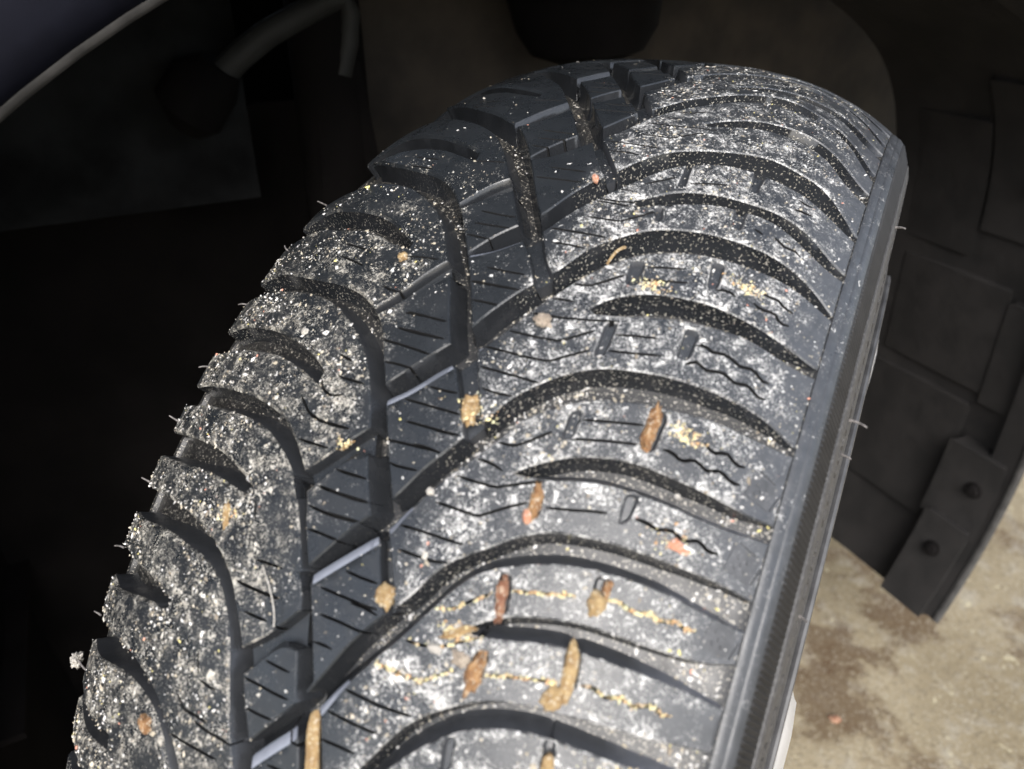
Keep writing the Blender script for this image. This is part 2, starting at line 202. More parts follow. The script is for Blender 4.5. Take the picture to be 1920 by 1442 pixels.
NOTCHES = [[[1156,406],[1147,436],[1202,438],[1209,408]],[[1101,591],[1106,636],[1179,629],[1180,596]],[[1297,386],[1293,418],[1340,428],[1345,400]],[[1252,599],[1250,633],[1293,629],[1307,605]],[[1432,381],[1433,416],[1489,431],[1495,403]],[[1388,596],[1389,631],[1433,634],[1436,604]],[[1551,387],[1545,420],[1593,423],[1599,390]],[[1490,579],[1487,613],[1553,629],[1566,598]],[[1683,379],[1674,406],[1729,414],[1735,391]],[[1632,594],[1629,619],[1679,626],[1684,603]],[[837,392],[829,436],[890,439],[894,404]],[[774,598],[771,636],[834,639],[842,610]],[[980,400],[974,435],[1045,433],[1054,407]],[[935,598],[936,639],[999,635],[1003,604]],[[516,403],[512,423],[611,439],[615,413]],[[475,600],[474,637],[548,636],[558,611]],[[689,382],[678,408],[718,425],[730,409]],[[621,596],[613,633],[673,637],[679,605]]]
def P(lst): return np.array([[a/2000., b/1e4] for a, b in lst if -985 < b < 958])
SH = lambda q, dt: q + np.array([dt, 0.])
Gr = {k: [P(a), P(b)] for k, (a, b) in GROOVES.items()}
def shifted(k, dt): return [SH(Gr[k][0], dt), SH(Gr[k][1], dt)]
# complete the grooves that leave the picture, then repeat the pitch round the tyre
def at_s(q, s0):
    o = np.argsort(q[:, 1]); return float(np.interp(s0, q[o, 1], q[o, 0]))
for i in (0, 1):
    r1, r0 = Gr['R1'][i], Gr['R0'][i]; dt = r0[0, 0]-at_s(r1, r0[0, 1])
    Gr['R0'][i] = np.vstack([SH(r1[r1[:, 1] < r0[0, 1]-.001], dt), r0])
    l1 = Gr['L1'][i]
    for k in ('L0', 'Lm1'):
        q = Gr[k][i]; dt = q[-1, 0]-at_s(l1, q[-1, 1]); Gr[k][i] = np.vstack([q, SH(l1[l1[:, 1] > q[-1, 1]+.001], dt)])
Gr['L0x'] = shifted('L1x', .142); Gr['t0'] = shifted('t1', .135)
Gr['tm1'] = shifted('t1', .270); Gr['Lm1x'] = shifted('L1x', .275)
for n in range(1, 5):
    Gr['Rn%d' % n] = shifted('R0', .133*n); Gr['Sn%d' % n] = shifted('S0', .133*n)
    Gr['ln%d' % n] = shifted('lm2', .135*n)
    if n > 1 or True:
        Gr['Ln%d' % n] = shifted('Lm1', .135*n); Gr['tn%d' % n] = shifted('tm1', .135*n); Gr['Lxn%d' % n] = shifted('Lm1x', .135*n)
for n in range(1, 4):
    Gr['Ru%d' % n] = shifted('R5', -.135*n); Gr['Su%d' % n] = shifted('S4', -.140*n); Gr['lu%d' % n] = shifted('l4', -.14*n)
    Gr['Lu%d' % n] = shifted('L6', -.135*n); Gr['Lxu%d' % n] = shifted('L6x', -.135*n); Gr['tu%d' % n] = shifted('t5', -.135*(n))
TH0, TH1 = -.42, 1.36

def smooth_curve(q, step=.0012, it=5):
    q = q*np.array([R0_, 1.])
    d = np.r_[0, np.cumsum(np.hypot(*np.diff(q, axis=0).T))]
    keep = np.r_[True, np.diff(d) > 1e-5]; q, d = q[keep], d[keep]
    n = max(3, int(d[-1]/step)); t = np.linspace(0, d[-1], n)
    c = np.stack([np.interp(t, d, q[:, 0]), np.interp(t, d, q[:, 1])], 1)
    for _ in range(it*3):
        c[1:-1] = .25*c[:-2]+.5*c[1:-1]+.25*c[2:]
    return c
def ext(q, a, b):
    """lengthen a curve (theta, s) by a metres at its start and b at its end"""
    z = q*np.array([R0_, 1.])
    if a:
        v = z[0]-z[1]; z = np.vstack([z[0]+v/np.hypot(*v)*a, z])
    if b:
        v = z[-1]-z[-2]; z = np.vstack([z, z[-1]+v/np.hypot(*v)*b])
    return z/np.array([R0_, 1.])
deep, shallow = [], []                              # polygons in arc metres; shallow carries its depth
for k, (u, l) in Gr.items():
    c = k[0]
    if c == 'R':
        u, l = ext(u, .004, 0), ext(l, .004, 0)
        u = np.vstack([u, [u[-1, 0]+.001, .0975]]); l = np.vstack([l, [max(l[-1, 0], u[-1, 0]+.003), .0975]])
    elif c == 'S':
        e = .5*(u[-1]+l[-1])
        u = np.vstack([u, [u[-1, 0], .0975]]); l = np.vstack([l, [max(l[-1, 0], u[-1, 0]+.003), .0975]])
    elif c == 'L' and 'x' not in k:
        u = np.vstack([[u[0, 0], -.1040], u]); l = np.vstack([[l[0, 0], -.1040], l]); u, l = ext(u, 0, .003), ext(l, 0, .003)
    elif c == 'l':
        u = np.vstack([[u[0, 0], -.1040], u]); l = np.vstack([[l[0, 0], -.1040], l])
    else:
        u, l = ext(u, .0035, .0035), ext(l, .0035, .0035)
    cu, cl = smooth_curve(u), smooth_curve(l)
    if c in 'Ll' and 'x' not in k:
        for q, sg in ((cu, -1), (cl, 1)): q[:, 0] += sg*(.0017*np.clip((-q[:, 1]-.045)/.040, 0, 1)+.0004)
    poly = np.vstack([cu, cl[::-1]])
    if c == 't': shallow.append((poly, .0042 if k in ('t0', 't1', 't2', 'tm1') or k[1] == 'n' else .003))
    elif 'x' in k: shallow.append((poly, .0034))
    else: deep.append(poly)
def quad_curve(q):
    z = P(q)*np.array([R0_, 1.]); o = []
    for i in range(len(z)):
        a, b = z[i], z[(i+1) % len(z)]; n = max(2, int(np.hypot(*(b-a))/.0015))
        for j in range(n): o.append(a+(b-a)*j/n)
    o = np.array(o)
    o = .25*np.roll(o, 1, 0)+.5*o+.25*np.roll(o, -1, 0)
    return o
notch = [P(q)*np.array([R0_, 1.]) for q in NOTCHES]
npoly = [quad_curve(q) for q in NOTCHES]
for q in npoly: shallow.append((q, .0019))
for n in range(1, 4):
    for q in npoly[8:10]: shallow.append((q+np.array([.133*n*R0_, 0]), .0019))
lines = [P(q)*np.array([R0_, 1.]) for q in SIPES if len(q) > 1]
lines = [l for l in lines if len(l) > 1]
cent = [l.mean(0) for l in lines]
for n in range(1, 6):
    for lo, hi, dt in ((.64, .775, .134*n), (.36, .50, -.15*n)):
        for l in list(lines[:len(SIPES)]):
            c = l.mean(0)
            if lo*R0_ < c[0] < hi*R0_ and (dt > 0 or c[1] < .045):
                q = l+np.array([dt*R0_, 0]); qc = q.mean(0)
                if TH0*R0_+.01 < qc[0] < TH1*R0_-.01 and min(np.hypot(*(qc-x)) for x in cent) > .0042:
                    lines.append(q); cent.append(qc)
def ribbon(l, w):
    d = np.r_[0, np.cumsum(np.hypot(*np.diff(l, axis=0).T))]; n = max(3, int(d[-1]/.0014)); t = np.linspace(0, d[-1], n)
    c = np.stack([np.interp(t, d, l[:, 0]), np.interp(t, d, l[:, 1])], 1)
    g = np.gradient(c, axis=0); g /= np.hypot(g[:, 0], g[:, 1])[:, None]+1e-9
    nn = np.stack([-g[:, 1], g[:, 0]], 1)*(w*.5)
    ww = np.ones(n); ww[0] = ww[-1] = .45
    return np.vstack([c+nn*ww[:, None], (c-nn*ww[:, None])[::-1]])
sipes = [ribbon(l, .00105 if l[:, 1].mean() > .062 else .00078) for l in lines]

# ------------------------------------------------------------------ tread triangulation
X0, X1, SW, SL = TH0*R0_, TH1*R0_, .0935, .0995      # the inner shoulder is worn rounder and reaches further
pts, edges = [], []
def add_loop(q):
    i0 = len(pts); n = len(q)
    pts.extend([(float(a), float(b)) for a, b in q]); edges.extend([(i0+i, i0+(i+1) % n) for i in range(n)])
def clip(q):
    return q[:, 0].max() < X1-.001 and q[:, 0].min() > X0+.001
deep = [np.clip(q, [X0+.0005, -SL-.004], [X1-.0005, SW+.004]) for q in deep if q[:, 0].max() > X0+.004 and q[:, 0].min() < X1-.004]
shallow = [(q, d) for q, d in shallow if clip(q)]; sipes = [q for q in sipes if clip(q)]
bx = np.arange(X0, X1, .003); by = np.linspace(-SL, SW, 60)
add_loop(np.vstack([np.c_[bx, np.full(len(bx), -SL)], [[X1, -SL]], np.c_[np.full(58, X1), by[1:-1]], [[X1, SW]], np.c_[bx[::-1], np.full(len(bx), SW)]]))
for q in deep: add_loop(q)
for q, d in shallow: add_loop(q)
for q in sipes: add_loop(q)
fx = np.array(pts)
cell = {}
for p in fx: cell.setdefault((int(p[0]//.002), int(p[1]//.002)), []).append(p)
gx, gy = np.meshgrid(np.arange(X0+.002, X1-.002, .0026), np.arange(-SL+.002, SW-.001, .0026))
gx = gx + (np.arange(gx.shape[0]) % 2)[:, None]*.0013
for a, b in zip(gx.ravel(), gy.ravel()):
    if a >= X1-.001: continue
    i, j = int(a//.002), int(b//.002); ok = True
    for di in (-1, 0, 1):
        for dj in (-1, 0, 1):
            for p in cell.get((i+di, j+dj), ()):
                if (p[0]-a)**2+(p[1]-b)**2 < .0011**2: ok = False
    if ok: pts.append((float(a), float(b)))
SCL = 100.0
vo, eo, fo, *_ = delaunay_2d_cdt([Vector((a*SCL, b*SCL)) for a, b in pts], edges, [], 0, 1e-5, False)
V = np.array([(v[0], v[1]) for v in vo])/SCL
F = np.array([f for f in fo if len(f) == 3], dtype=np.int64)
cen = V[F].mean(1)
def inside(q, c):
    m = (c[:, 0] >= q[:, 0].min()) & (c[:, 0] <= q[:, 0].max()) & (c[:, 1] >= q[:, 1].min()) & (c[:, 1] <= q[:, 1].max())
    idx = np.where(m)[0]
    if not len(idx): return idx
    x, y = c[idx, 0], c[idx, 1]; r = np.zeros(len(idx), dtype=int)
    a, b = q, np.roll(q, -1, 0)
    for (ax, ay), (bx_, by_) in zip(a, b):
        if ay == by_: continue
        cr = (ay <= y) != (by_ <= y)
        t = ax+(y-ay)/(by_-ay)*(bx_-ax)
        r += np.where(cr & (x < t), 1 if by_ > ay else -1, 0)
    return idx[r != 0]
lev = np.zeros(len(F))                              # 0 land, >0 floor depth, -1 deep, -2 sipe
for q in sipes: lev[inside(q, cen)] = -2
for q, d in shallow:
    i = inside(q, cen); lev[i] = np.where(lev[i] > 0, np.maximum(lev[i], d), d)
for q in deep: lev[inside(q, cen)] = -1
lev[(cen[:, 1] > SW) | (cen[:, 1] < -SL)] = -1
lev[(cen[:, 0] < X0) | (cen[:, 0] > X1)] = -1
a_, b_, c_ = V[F[:, 0]], V[F[:, 1]], V[F[:, 2]]
area = .5*((b_[:, 0]-a_[:, 0])*(c_[:, 1]-a_[:, 1])-(c_[:, 0]-a_[:, 0])*(b_[:, 1]-a_[:, 1]))
flip = area < 0; F[flip] = F[flip][:, ::-1]; area = np.abs(area)
em = {}
for fi, f in enumerate(F):
    for k in range(3): em[(int(f[k]), int(f[(k+1) % 3]))] = fi
par = list(range(len(F)))
def find(i):
    while par[i] != i: par[i] = par[par[i]]; i = par[i]
    return i
for (a, b), fi in em.items():
    fj = em.get((b, a))
    if fj is not None and fi < fj and lev[fi] != -1 and lev[fj] != -1:
        ra, rb = find(fi), find(fj)
        if ra != rb: par[ra] = rb
comp = {}
for fi in range(len(F)):
    if lev[fi] != -1: comp.setdefault(find(fi), []).append(fi)

# ------------------------------------------------------------------ wheel
wheel = tag(empty('winter_tyre', (0, 0, 0)), 'black winter tyre with V-shaped tread grooves dusted with pale grit, on a silver rim', 'tyre')
def dust_of(th, s):
    """how much grit lies there, how much grey film, how beige it is"""
    right = np.clip((s-.009)/.010, 0, 1); left = np.clip((-s-.011)/.008, 0, 1)
    up = np.clip((th-.20)/.22, 0, 1)
    d = .26 + .66*right + left*(.54*up+.06)
    d = d*np.where(s < .012, .30+.70*np.clip((th-.20)/.40, 0, 1), 1.0)
    d = d*(.62+.38*np.clip((th+.05)/.30, 0, 1))
    d = d - .36*np.clip((s-.081)/.009, 0, 1)
    film_light = .05 + .55*np.clip((s-.072)/.016, 0, 1) + .23*right
    return np.clip(d, .05, 1), film_light, np.clip(.25+.75*left, 0, 1)
SIPE_D = .0045
def bev(s): return .00042+.0006*min(max((-s-.022)/.02, 0.0), 1.0)
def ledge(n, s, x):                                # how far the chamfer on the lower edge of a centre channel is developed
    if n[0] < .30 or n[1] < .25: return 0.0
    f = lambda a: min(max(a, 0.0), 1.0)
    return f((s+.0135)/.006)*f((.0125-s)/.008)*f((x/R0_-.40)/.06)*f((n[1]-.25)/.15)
land_pool = []
tyre_blocks = []
def build_block(fl):
    fl = np.array(fl)
    if area[fl].sum() < 6e-6: return None
    verts, faces, mi, dust, film_light, warm = [], [], [], [], [], []
    # inward directions at land boundaries
    inw = {}; deepb = set()
    for fi in fl:
        f = F[fi]
        for k in range(3):
            a, b = int(f[k]), int(f[(k+1) % 3]); fj = em.get((b, a)); lj = lev[fj] if fj is not None else -1
            if lev[fi] == 0 and (lj == -1 or lj > 0):
                e = V[b]-V[a]; n = np.array([-e[1], e[0]]); n /= np.hypot(*n)+1e-12
                inw.setdefault(a, []).append(n); inw.setdefault(b, []).append(n)
    inn = {}
    for k, l in inw.items():
        n = np.sum(l, 0); L = np.hypot(*n); inn[k] = n/L if L > 1e-6 else np.zeros(2)
    keys = {}
    def vert(vid, kind, d=0.0):
        key = (vid, kind, round(d*1e5))
        if key in keys: return keys[key]
        p = V[vid].copy(); h = -d; s = float(p[1])
        n = inn.get(vid)
        if kind == 'land':
            if n is not None: p = p+n*bev(s)
            h = 0.0
            q = noise.noise(Vector((p[0]*90, p[1]*90, 3.1)))
            h += q*.00012
        elif kind == 'rim':
            h = -bev(s)
            if n is not None:
                lw = ledge(n, s, p[0]); p = p-n*(.0024*lw); h -= .0017*lw
        elif kind == 'mid':
            h = -d*.72
            if n is not None: p = p-n*(.0026*ledge(n, s, p[0]))
            if n is not None: p = p-n*((.0011 if n[0] > .3 else .0004)*d/.007)
        elif kind == 'bot':
            h = -d-.0004
            if n is not None: p = p-n*(.0026*ledge(n, s, p[0]))
            if n is not None: p = p-n*((.0030 if n[0] > .3 else .0018)*d/.007)
        elif kind == 'floor':
            if n is not None: p = p-n*(.0006)
        elif kind == 'sipe': h = -SIPE_D
        keys[key] = len(verts); verts.append((p[0]/R0_, p[1], h)); return keys[key]
    def face(ix, m, cxy, kind, up=None):
        faces.append(ix); mi.append(m)
        d, fm, w = dust_of(cxy[0]/R0_, cxy[1])
        if up is not None:                              # walls: skylight painted as a grey tint on a groove's lower side, loose specks on its upper
            lowr = min(max(up[0]*1.6, 0.0), 1.0)
            glint = up[0] > 1.5  # chamfer faces that carry the painted sky glint
            dust.append(float(d)*(.5 if up[0] < .25 else .12)); film_light.append(1.6 if glint else float(fm)*.7*(.15+1.3*lowr)+(.09*lowr if cxy[1] < -.012 else 0)); warm.append(float(w)); return
        dust.append(float(d)*{0: 1, 1: .0, 2: .3, 3: 1.25}[kind]); film_light.append(float(fm)); warm.append(float(w))
    for fi in fl:
        f = [int(x) for x in F[fi]]; L = lev[fi]; cx = cen[fi]
        if L == 0: face([vert(v, 'land') for v in f], 0, cx, 0)
        elif L > 0: face([vert(v, 'floor', L) for v in f], 0, cx, 2)
        else: face([vert(v, 'sipe') for v in f], 2, cx, 1)
        for k in range(3):
            a, b = f[k], f[(k+1) % 3]; fj = em.get((b, a)); lj = lev[fj] if fj is not None else -1
            if lj == L: continue
            if L == 0 and (lj == -1 or lj > 0):
                la, lb, ra, rb = vert(a, 'land'), vert(b, 'land'), vert(a, 'rim'), vert(b, 'rim')
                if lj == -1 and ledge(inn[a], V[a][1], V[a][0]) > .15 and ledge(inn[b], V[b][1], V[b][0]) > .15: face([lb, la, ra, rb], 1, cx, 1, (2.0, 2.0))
                else: face([lb, la, ra, rb], 0, cx, 3)
                if lj > 0:
                    face([rb, ra, vert(a, 'floor', lj), vert(b, 'floor', lj)], 1, cx, 1)
                else:
                    da, db = float(depth_at(V[a][1])), float(depth_at(V[b][1]))
                    ma, mb = vert(a, 'mid', da), vert(b, 'mid', db)
                    upw = (float(inn[a][0]+inn[b][0])*.5, float(inn[a][1]+inn[b][1])*.5)
                    face([rb, ra, ma, mb], 1, cx, 1, upw)
                    face([mb, ma, vert(a, 'bot', da), vert(b, 'bot', db)], 1, cx, 1, upw)
            elif L == 0 and lj == -2:
                face([vert(b, 'land'), vert(a, 'land'), vert(a, 'sipe'), vert(b, 'sipe')], 2, cx, 1)
            elif L > 0 and lj == -1:
                da, db = float(depth_at(V[a][1])), float(depth_at(V[b][1]))
                face([vert(b, 'floor', L), vert(a, 'floor', L), vert(a, 'bot', max(da, L)), vert(b, 'bot', max(db, L))], 1, cx, 1)
            elif L > 0 and lj > 0 and L < lj:
                face([vert(b, 'floor', L), vert(a, 'floor', L), vert(a, 'floor', lj), vert(b, 'floor', lj)], 1, cx, 1)
            elif L == -2 and lj == -1:
                da, db = float(depth_at(V[a][1])), float(depth_at(V[b][1]))
                face([vert(b, 'sipe'), vert(a, 'sipe'), vert(a, 'bot', max(da, SIPE_D)), vert(b, 'bot', max(db, SIPE_D))], 1, cx, 1)
            elif L == -2 and lj > 0:
                face([vert(b, 'floor', lj), vert(a, 'floor', lj), vert(a, 'sipe'), vert(b, 'sipe')] if lj < SIPE_D else [vert(b, 'sipe'), vert(a, 'sipe'), vert(a, 'floor', lj), vert(b, 'floor', lj)], 2, cx, 1)
    vv = np.array(verts); w = surf(vv[:, 0], vv[:, 1], vv[:, 2])
    o = obj('tread_block', w, faces, [M_TOP, M_WALL, M_SIPE], wheel, mi, attrs=dict(dust=dust, film_light=film_light, warm=warm), sharp=38)
    for fi in fl:
        if lev[fi] >= 0: land_pool.append(fi)
    return o

# carcass: everything below the blocks, shoulders, sidewalls
ss = np.concatenate([np.linspace(-.0995, .0935, 77)])
rows = [(s, float(prof(s)-depth_at(s)), 0) for s in ss]
right = [(.0936, float(prof(.0935)-.0002), 1), (.0945, .2922, 1), (.0953, .2916, 1), (.0962, .2909, 1), (.0966, .29085, 1), (.0972, .2904, 1), (.0980, .2896, 1), (.0986, .2888, 1)]
rows2 = [(x, r, 2) for x, r in PS[3:]]
def revolve(rw, n, parent, name, mats, mif, t0=0, t1=2*math.pi, rev=False):
    closed = abs(t1-t0-2*math.pi) < 1e-6
    th = np.linspace(t0, t1, n, endpoint=not closed); v = []; f = []; mi = []
    k = len(rw)
    for t in th:
        for x, r, *_ in rw: v.append((x, -r*math.sin(t), r*math.cos(t)))
    N = n if closed else n-1
    for i in range(N):
        j = (i+1) % n
        for a in range(k-1):
            q = [i*k+a, j*k+a, j*k+a+1, i*k+a+1]
            f.append(q if rev else q[::-1]); mi.append(mif(rw[a], rw[a+1]))
    return obj(name, v, f, mats, parent, mi, sharp=30)
leftrows = [(-x, r, 0) for x, r in PS[:4:-1]] + [(-.1016, .2798, 0), (-.1004, float(prof(.0995)-.0094), 0), (-.0997, float(prof(.0995)-.0089), 0)]
tyre = revolve(leftrows+rows+right, 520, wheel, 'casing', [M_FLOOR, M_TOP, M_SIDE], lambda a, b: max(a[2], b[2]) if a[0] > 0 or b[2] == 2 else (2 if a[2] == 2 else max(a[2], b[2])))
tyre.parent = wheel
for nm_, val in (('dust', .40), ('film_light', .62), ('warm', .15)):
    at_ = tyre.data.attributes.new(nm_, 'FLOAT', 'FACE'); at_.data.foreach_set('value', np.full(len(tyre.data.polygons), val, dtype=np.float32))
for fl in comp.values(): build_block(fl)
revolve(rows2, 360, wheel, 'sidewall', [M_FLOOR, M_BUTT, M_SIDE], lambda a, b: 2)
# serrated band: fine slanted ribs
nr = 1050; per = 5
v, f = [], []
base = [(.0986, .2888), (.0990, .2879), (.0998, .2859), (.1008, .2834), (.1018, .2809), (.1021, .2801)]
nth = nr*per
for i in range(nth):
    ph = i % per
    hh = (0, .00002, .00045, .00048, .00030)[ph]
    for j, (x, r) in enumerate(base):
        t = (i + j*1.1)/nth*2*math.pi
        e = hh if 0 < j < 5 else 0
        v.append((x+e*.92, -(r+e*.38)*math.sin(t), (r+e*.38)*math.cos(t)))
K = len(base)
for i in range(nth):
    j = (i+1) % nth
    for a in range(K-1): f.append((i*K+a+1, j*K+a+1, j*K+a, i*K+a))
obj('serrated_band', v, f, M_SERR, wheel, smooth=False)

# small raised wear emblem on the shoulder of three lugs: a tilted plate with pips and a slit
for th, s in ((0.7077, 0.0885), (0.6460, 0.0888), (0.5819, 0.0886)):
    bm = bmesh.new()
    p, et, es, nn = frame(th, s)
    fr = Matrix((es, et, nn)).transposed().to_4x4(); fr.translation = p
    rot = Matrix.Rotation(math.radians(12), 4, 'Z')
    def plate(cx, cy, w, h, z, ang=0):
        r = bmesh.ops.create_cube(bm, size=1.0, matrix=fr @ rot @ Matrix.Translation((cx, cy, z*.5-.0002)) @ Matrix.Rotation(ang, 4, 'Z') @ Matrix.Diagonal((w, h, z+.0004, 1)))
        return r
    plate(0, 0, .0074, .0066, .00012)
    for cx, cy in ((-.0014, -.0013), (.0012, -.0014), (0, 0), (-.0012, .0014), (.0015, .0012)):
        plate(cx, cy, .0010, .0009, .00034, .7)
    plate(.0046, .0004, .0004, .0046, .00035, .12)
    plate(-.0002, -.0042, .0052, .0003, .00030, .1)
    me = bpy.data.meshes.new('wear_mark'); bm.to_mesh(me); bm.free(); me.materials.append(M_BUTT)
    o = bpy.data.objects.new('wear_mark', me); COL.objects.link(o); o.parent = wheel
# embossed sidewall relief: a band of worn raised marks
v, f = [], []
def side_pt(t, q):
    xs = np.array([a for a, b in PS[5:12]]); rs = np.array([b for a, b in PS[5:12]])
    r = .2785 - q*.020; x = float(np.interp(-r, -rs, xs)); return (x, r)
th = -.25
while th < 1.3:
    w = random.uniform(.006, .016); q0 = random.uniform(.12, .25); q1 = q0+random.uniform(.25, .45)
    i0 = len(v)
    for dz in (-.0004, .00028):
        for tt, q in ((th, q0), (th+w, q0+.05), (th+w*.8, q1), (th-w*.15, q1-.06)):
            x, r = side_pt(tt, q); v.append((x+dz, -(r+dz*.3)*math.sin(tt), (r+dz*.3)*math.cos(tt)))
    f += [(i0+4, i0+5, i0+6, i0+7)] + [(i0+a, i0+(a+1) % 4, i0+4+(a+1) % 4, i0+4+a) for a in range(4)]
    th += w+random.uniform(.004, .022)
obj('sidewall_relief', v, f, M_SIDE, wheel, smooth=False)

# rubber hairs left from the mould
def tube_mesh(path, r0, r1, n=7):
    v, f = [], []; P_ = [Vector(p) for p in path]; N = len(P_)
    up = Vector((.31, .22, .93))
    for i, p in enumerate(P_):
        d = (P_[min(i+1, N-1)]-P_[max(i-1, 0)]).normalized(); a = d.cross(up).normalized(); b = d.cross(a)
        r = r0+(r1-r0)*i/(N-1)
        for k in range(n):
            t = 2*math.pi*k/n; v.append(p+a*math.cos(t)*r+b*math.sin(t)*r)
    for i in range(N-1):
        for k in range(n): f.append((i*n+k, i*n+(k+1) % n, (i+1)*n+(k+1) % n, (i+1)*n+k))
    f.append(tuple(range(n))[::-1]); f.append(tuple((N-1)*n+k for k in range(n)))
    return v, f
M_HAIR = simple('dusty_hair_rubber', (.12, .11, .105), .8, var=.5, scale=600)
def hair(p, d, L, bend, r=.00034):
    p = Vector(p); d = Vector(d).normalized(); path = [p+d*(L*i/5)+Vector(bend)*(i/5)**2*L for i in range(6)]
    v, f = tube_mesh(path, r, r*.7); obj('rubber_hair', v, f, M_HAIR, wheel)
for th, s in ((0.9766, -0.1054), (0.9140, -0.1084), (0.8358, -0.1108), (0.7583, -0.1124), (0.6830, -0.0974), (0.6110, -0.0970), (0.5192, -0.1014), (0.4362, -0.0925), (0.3496, -0.0918)):
    p, et, es, nn = frame(th, max(s, -.0975))
    hair(p, -es*.8+nn*.55+et*random.uniform(-.3, .1), random.uniform(.0028, .0044), et*random.uniform(-.4, .3)+nn*random.uniform(-.2, .3))
for t, x, r, L in ((.44, .1041, .270, .0058), (.475, .1041, .266, .0036), (.115, .1040, .277, .0034), (.655, .1041, .262, .0030)):
    hair((x-.0004, -r*math.sin(t), r*math.cos(t)), (1, -.35*math.sin(t), .35*math.cos(t)), L, (0, -.2, -.25), .00045)

# rim
M_RIM = simple('silver_rim', (.85, .85, .86), .20, 1.0, var=.06, scale=30)
M_EDGE = simple('shaded_rim_edge', (.06, .06, .062), .5, .2, var=.3, scale=90)  # silver darkened: the dark arch it mirrors is painted into the colour
M_SPOKE = simple('lit_spoke_silver', (.78, .79, .81), .30, .6, var=.06, scale=30)  # paler, less metallic silver with the bright glare put into the colour
RIMP = [(-.098, .219), (-.101, .226), (-.098, .228), (-.094, .222), (-.090, .208), (.088, .206), (.094, .212), (.098, .219), (.1030, .2262), (.1054, .2284), (.1068, .2288), (.1077, .2284), (.1080, .2274), (.1080, .2256), (.1074, .2210), (.1058, .2140), (.1025, .2060), (.0970, .1960)]
rim = revolve([(x, r, 0) for x, r in RIMP], 220, wheel, 'rim', [M_EDGE], lambda a, b: 0)
for k in range(4):                                  # spokes bow outwards just inside the rim edge
    t0 = k*2*math.pi/4+0.850; v, f = [], []
    rows_ = ((.045, .024, .086, .030), (.09, .020, .098, .030), (.13, .019, .1065, .028), (.160, .019, .1108, .026), (.178, .021, .1118, .025), (.192, .0235, .1118, .023), (.203, .027, .1106, .020), (.211, .032, .1090, .017), (.217, .040, .1062, .014))
    for i, (r, hw, x, dx) in enumerate(rows_):
        c, s_ = math.cos(t0), math.sin(t0)
        for (u_, xx) in ((-hw, x-dx), (hw, x-dx), (hw, x-.005), (hw*.80, x-.001), (hw*.35, x), (-hw*.35, x), (-hw*.80, x-.001), (-hw, x-.005)):
            v.append((xx, -r*s_+u_*c, r*c+u_*s_))
    for i in range(len(rows_)-1):
        for a in range(8): f.append((i*8+a, i*8+(a+1) % 8, i*8+8+(a+1) % 8, i*8+8+a))
    f += [tuple(range(8))[::-1], tuple(range(len(v)-8, len(v)))]
    obj('spoke', v, f, M_SPOKE, rim, sharp=40)
obj('hub', *[q for q in (lambda: ([(x, -r*math.sin(2*math.pi*k/40), r*math.cos(2*math.pi*k/40)) for x, r in ((.05, .06), (.084, .058), (.090, .05), (.090, .001)) for k in range(40)], [(a*40+k, a*40+(k+1) % 40, a*40+40+(k+1) % 40, a*40+40+k) for a in range(3) for k in range(40)]))()], M_RIM, rim, sharp=30)
obj('brake_disc', *[q for q in (lambda: ([(x, -r*math.sin(2*math.pi*k/48), r*math.cos(2*math.pi*k/48)) for x, r in ((.0, .03), (.0, .14), (.022, .14), (.022, .03)) for k in range(48)], [(a*48+k, a*48+(k+1) % 48, a*48+48+(k+1) % 48, a*48+48+k) for a in range(3) for k in range(48)]))()], simple('brake_steel', (.25, .24, .23), .45, .9), rim, sharp=30)

# ------------------------------------------------------------------ grit
def grit_mat(name, stops):
    b = NB(name); g = b.t.nodes.new('ShaderNodeNewGeometry'); cr = b.t.nodes.new('ShaderNodeValToRGB'); cr.color_ramp.interpolation = 'CONSTANT'
    while len(cr.color_ramp.elements) < len(stops): cr.color_ramp.elements.new(.5)
    for e, (p, c) in zip(cr.color_ramp.elements, stops): e.position = p; e.color = (*c, 1)
    b.t.links.new(g.outputs['Random Per Island'], cr.inputs[0]); b.set(Base_Color=cr.outputs[0], Roughness=.9)
    return b.m
M_GRIT = grit_mat('pale_grit', [(0, (.50, .49, .47)), (.25, (.38, .36, .32)), (.45, (.62, .60, .57)), (.60, (.34, .30, .23)), (.78, (.48, .43, .34)), (.88, (.20, .17, .13)), (.965, (.62, .55, .22)), (.985, (.60, .28, .20))])
M_YEL = grit_mat('tan_crumb', [(0, (.50, .38, .20)), (.2, (.62, .55, .30)), (.45, (.42, .26, .13)), (.65, (.60, .58, .36)), (.85, (.55, .45, .33))])
OCT = np.array([(1, 0, 0), (-1, 0, 0), (0, 1, 0), (0, -1, 0), (0, 0, 1), (0, 0, -1)], float)
OF = np.array([(0, 2, 4), (2, 1, 4), (1, 3, 4), (3, 0, 4), (2, 0, 5), (1, 2, 5), (3, 1, 5), (0, 3, 5)])
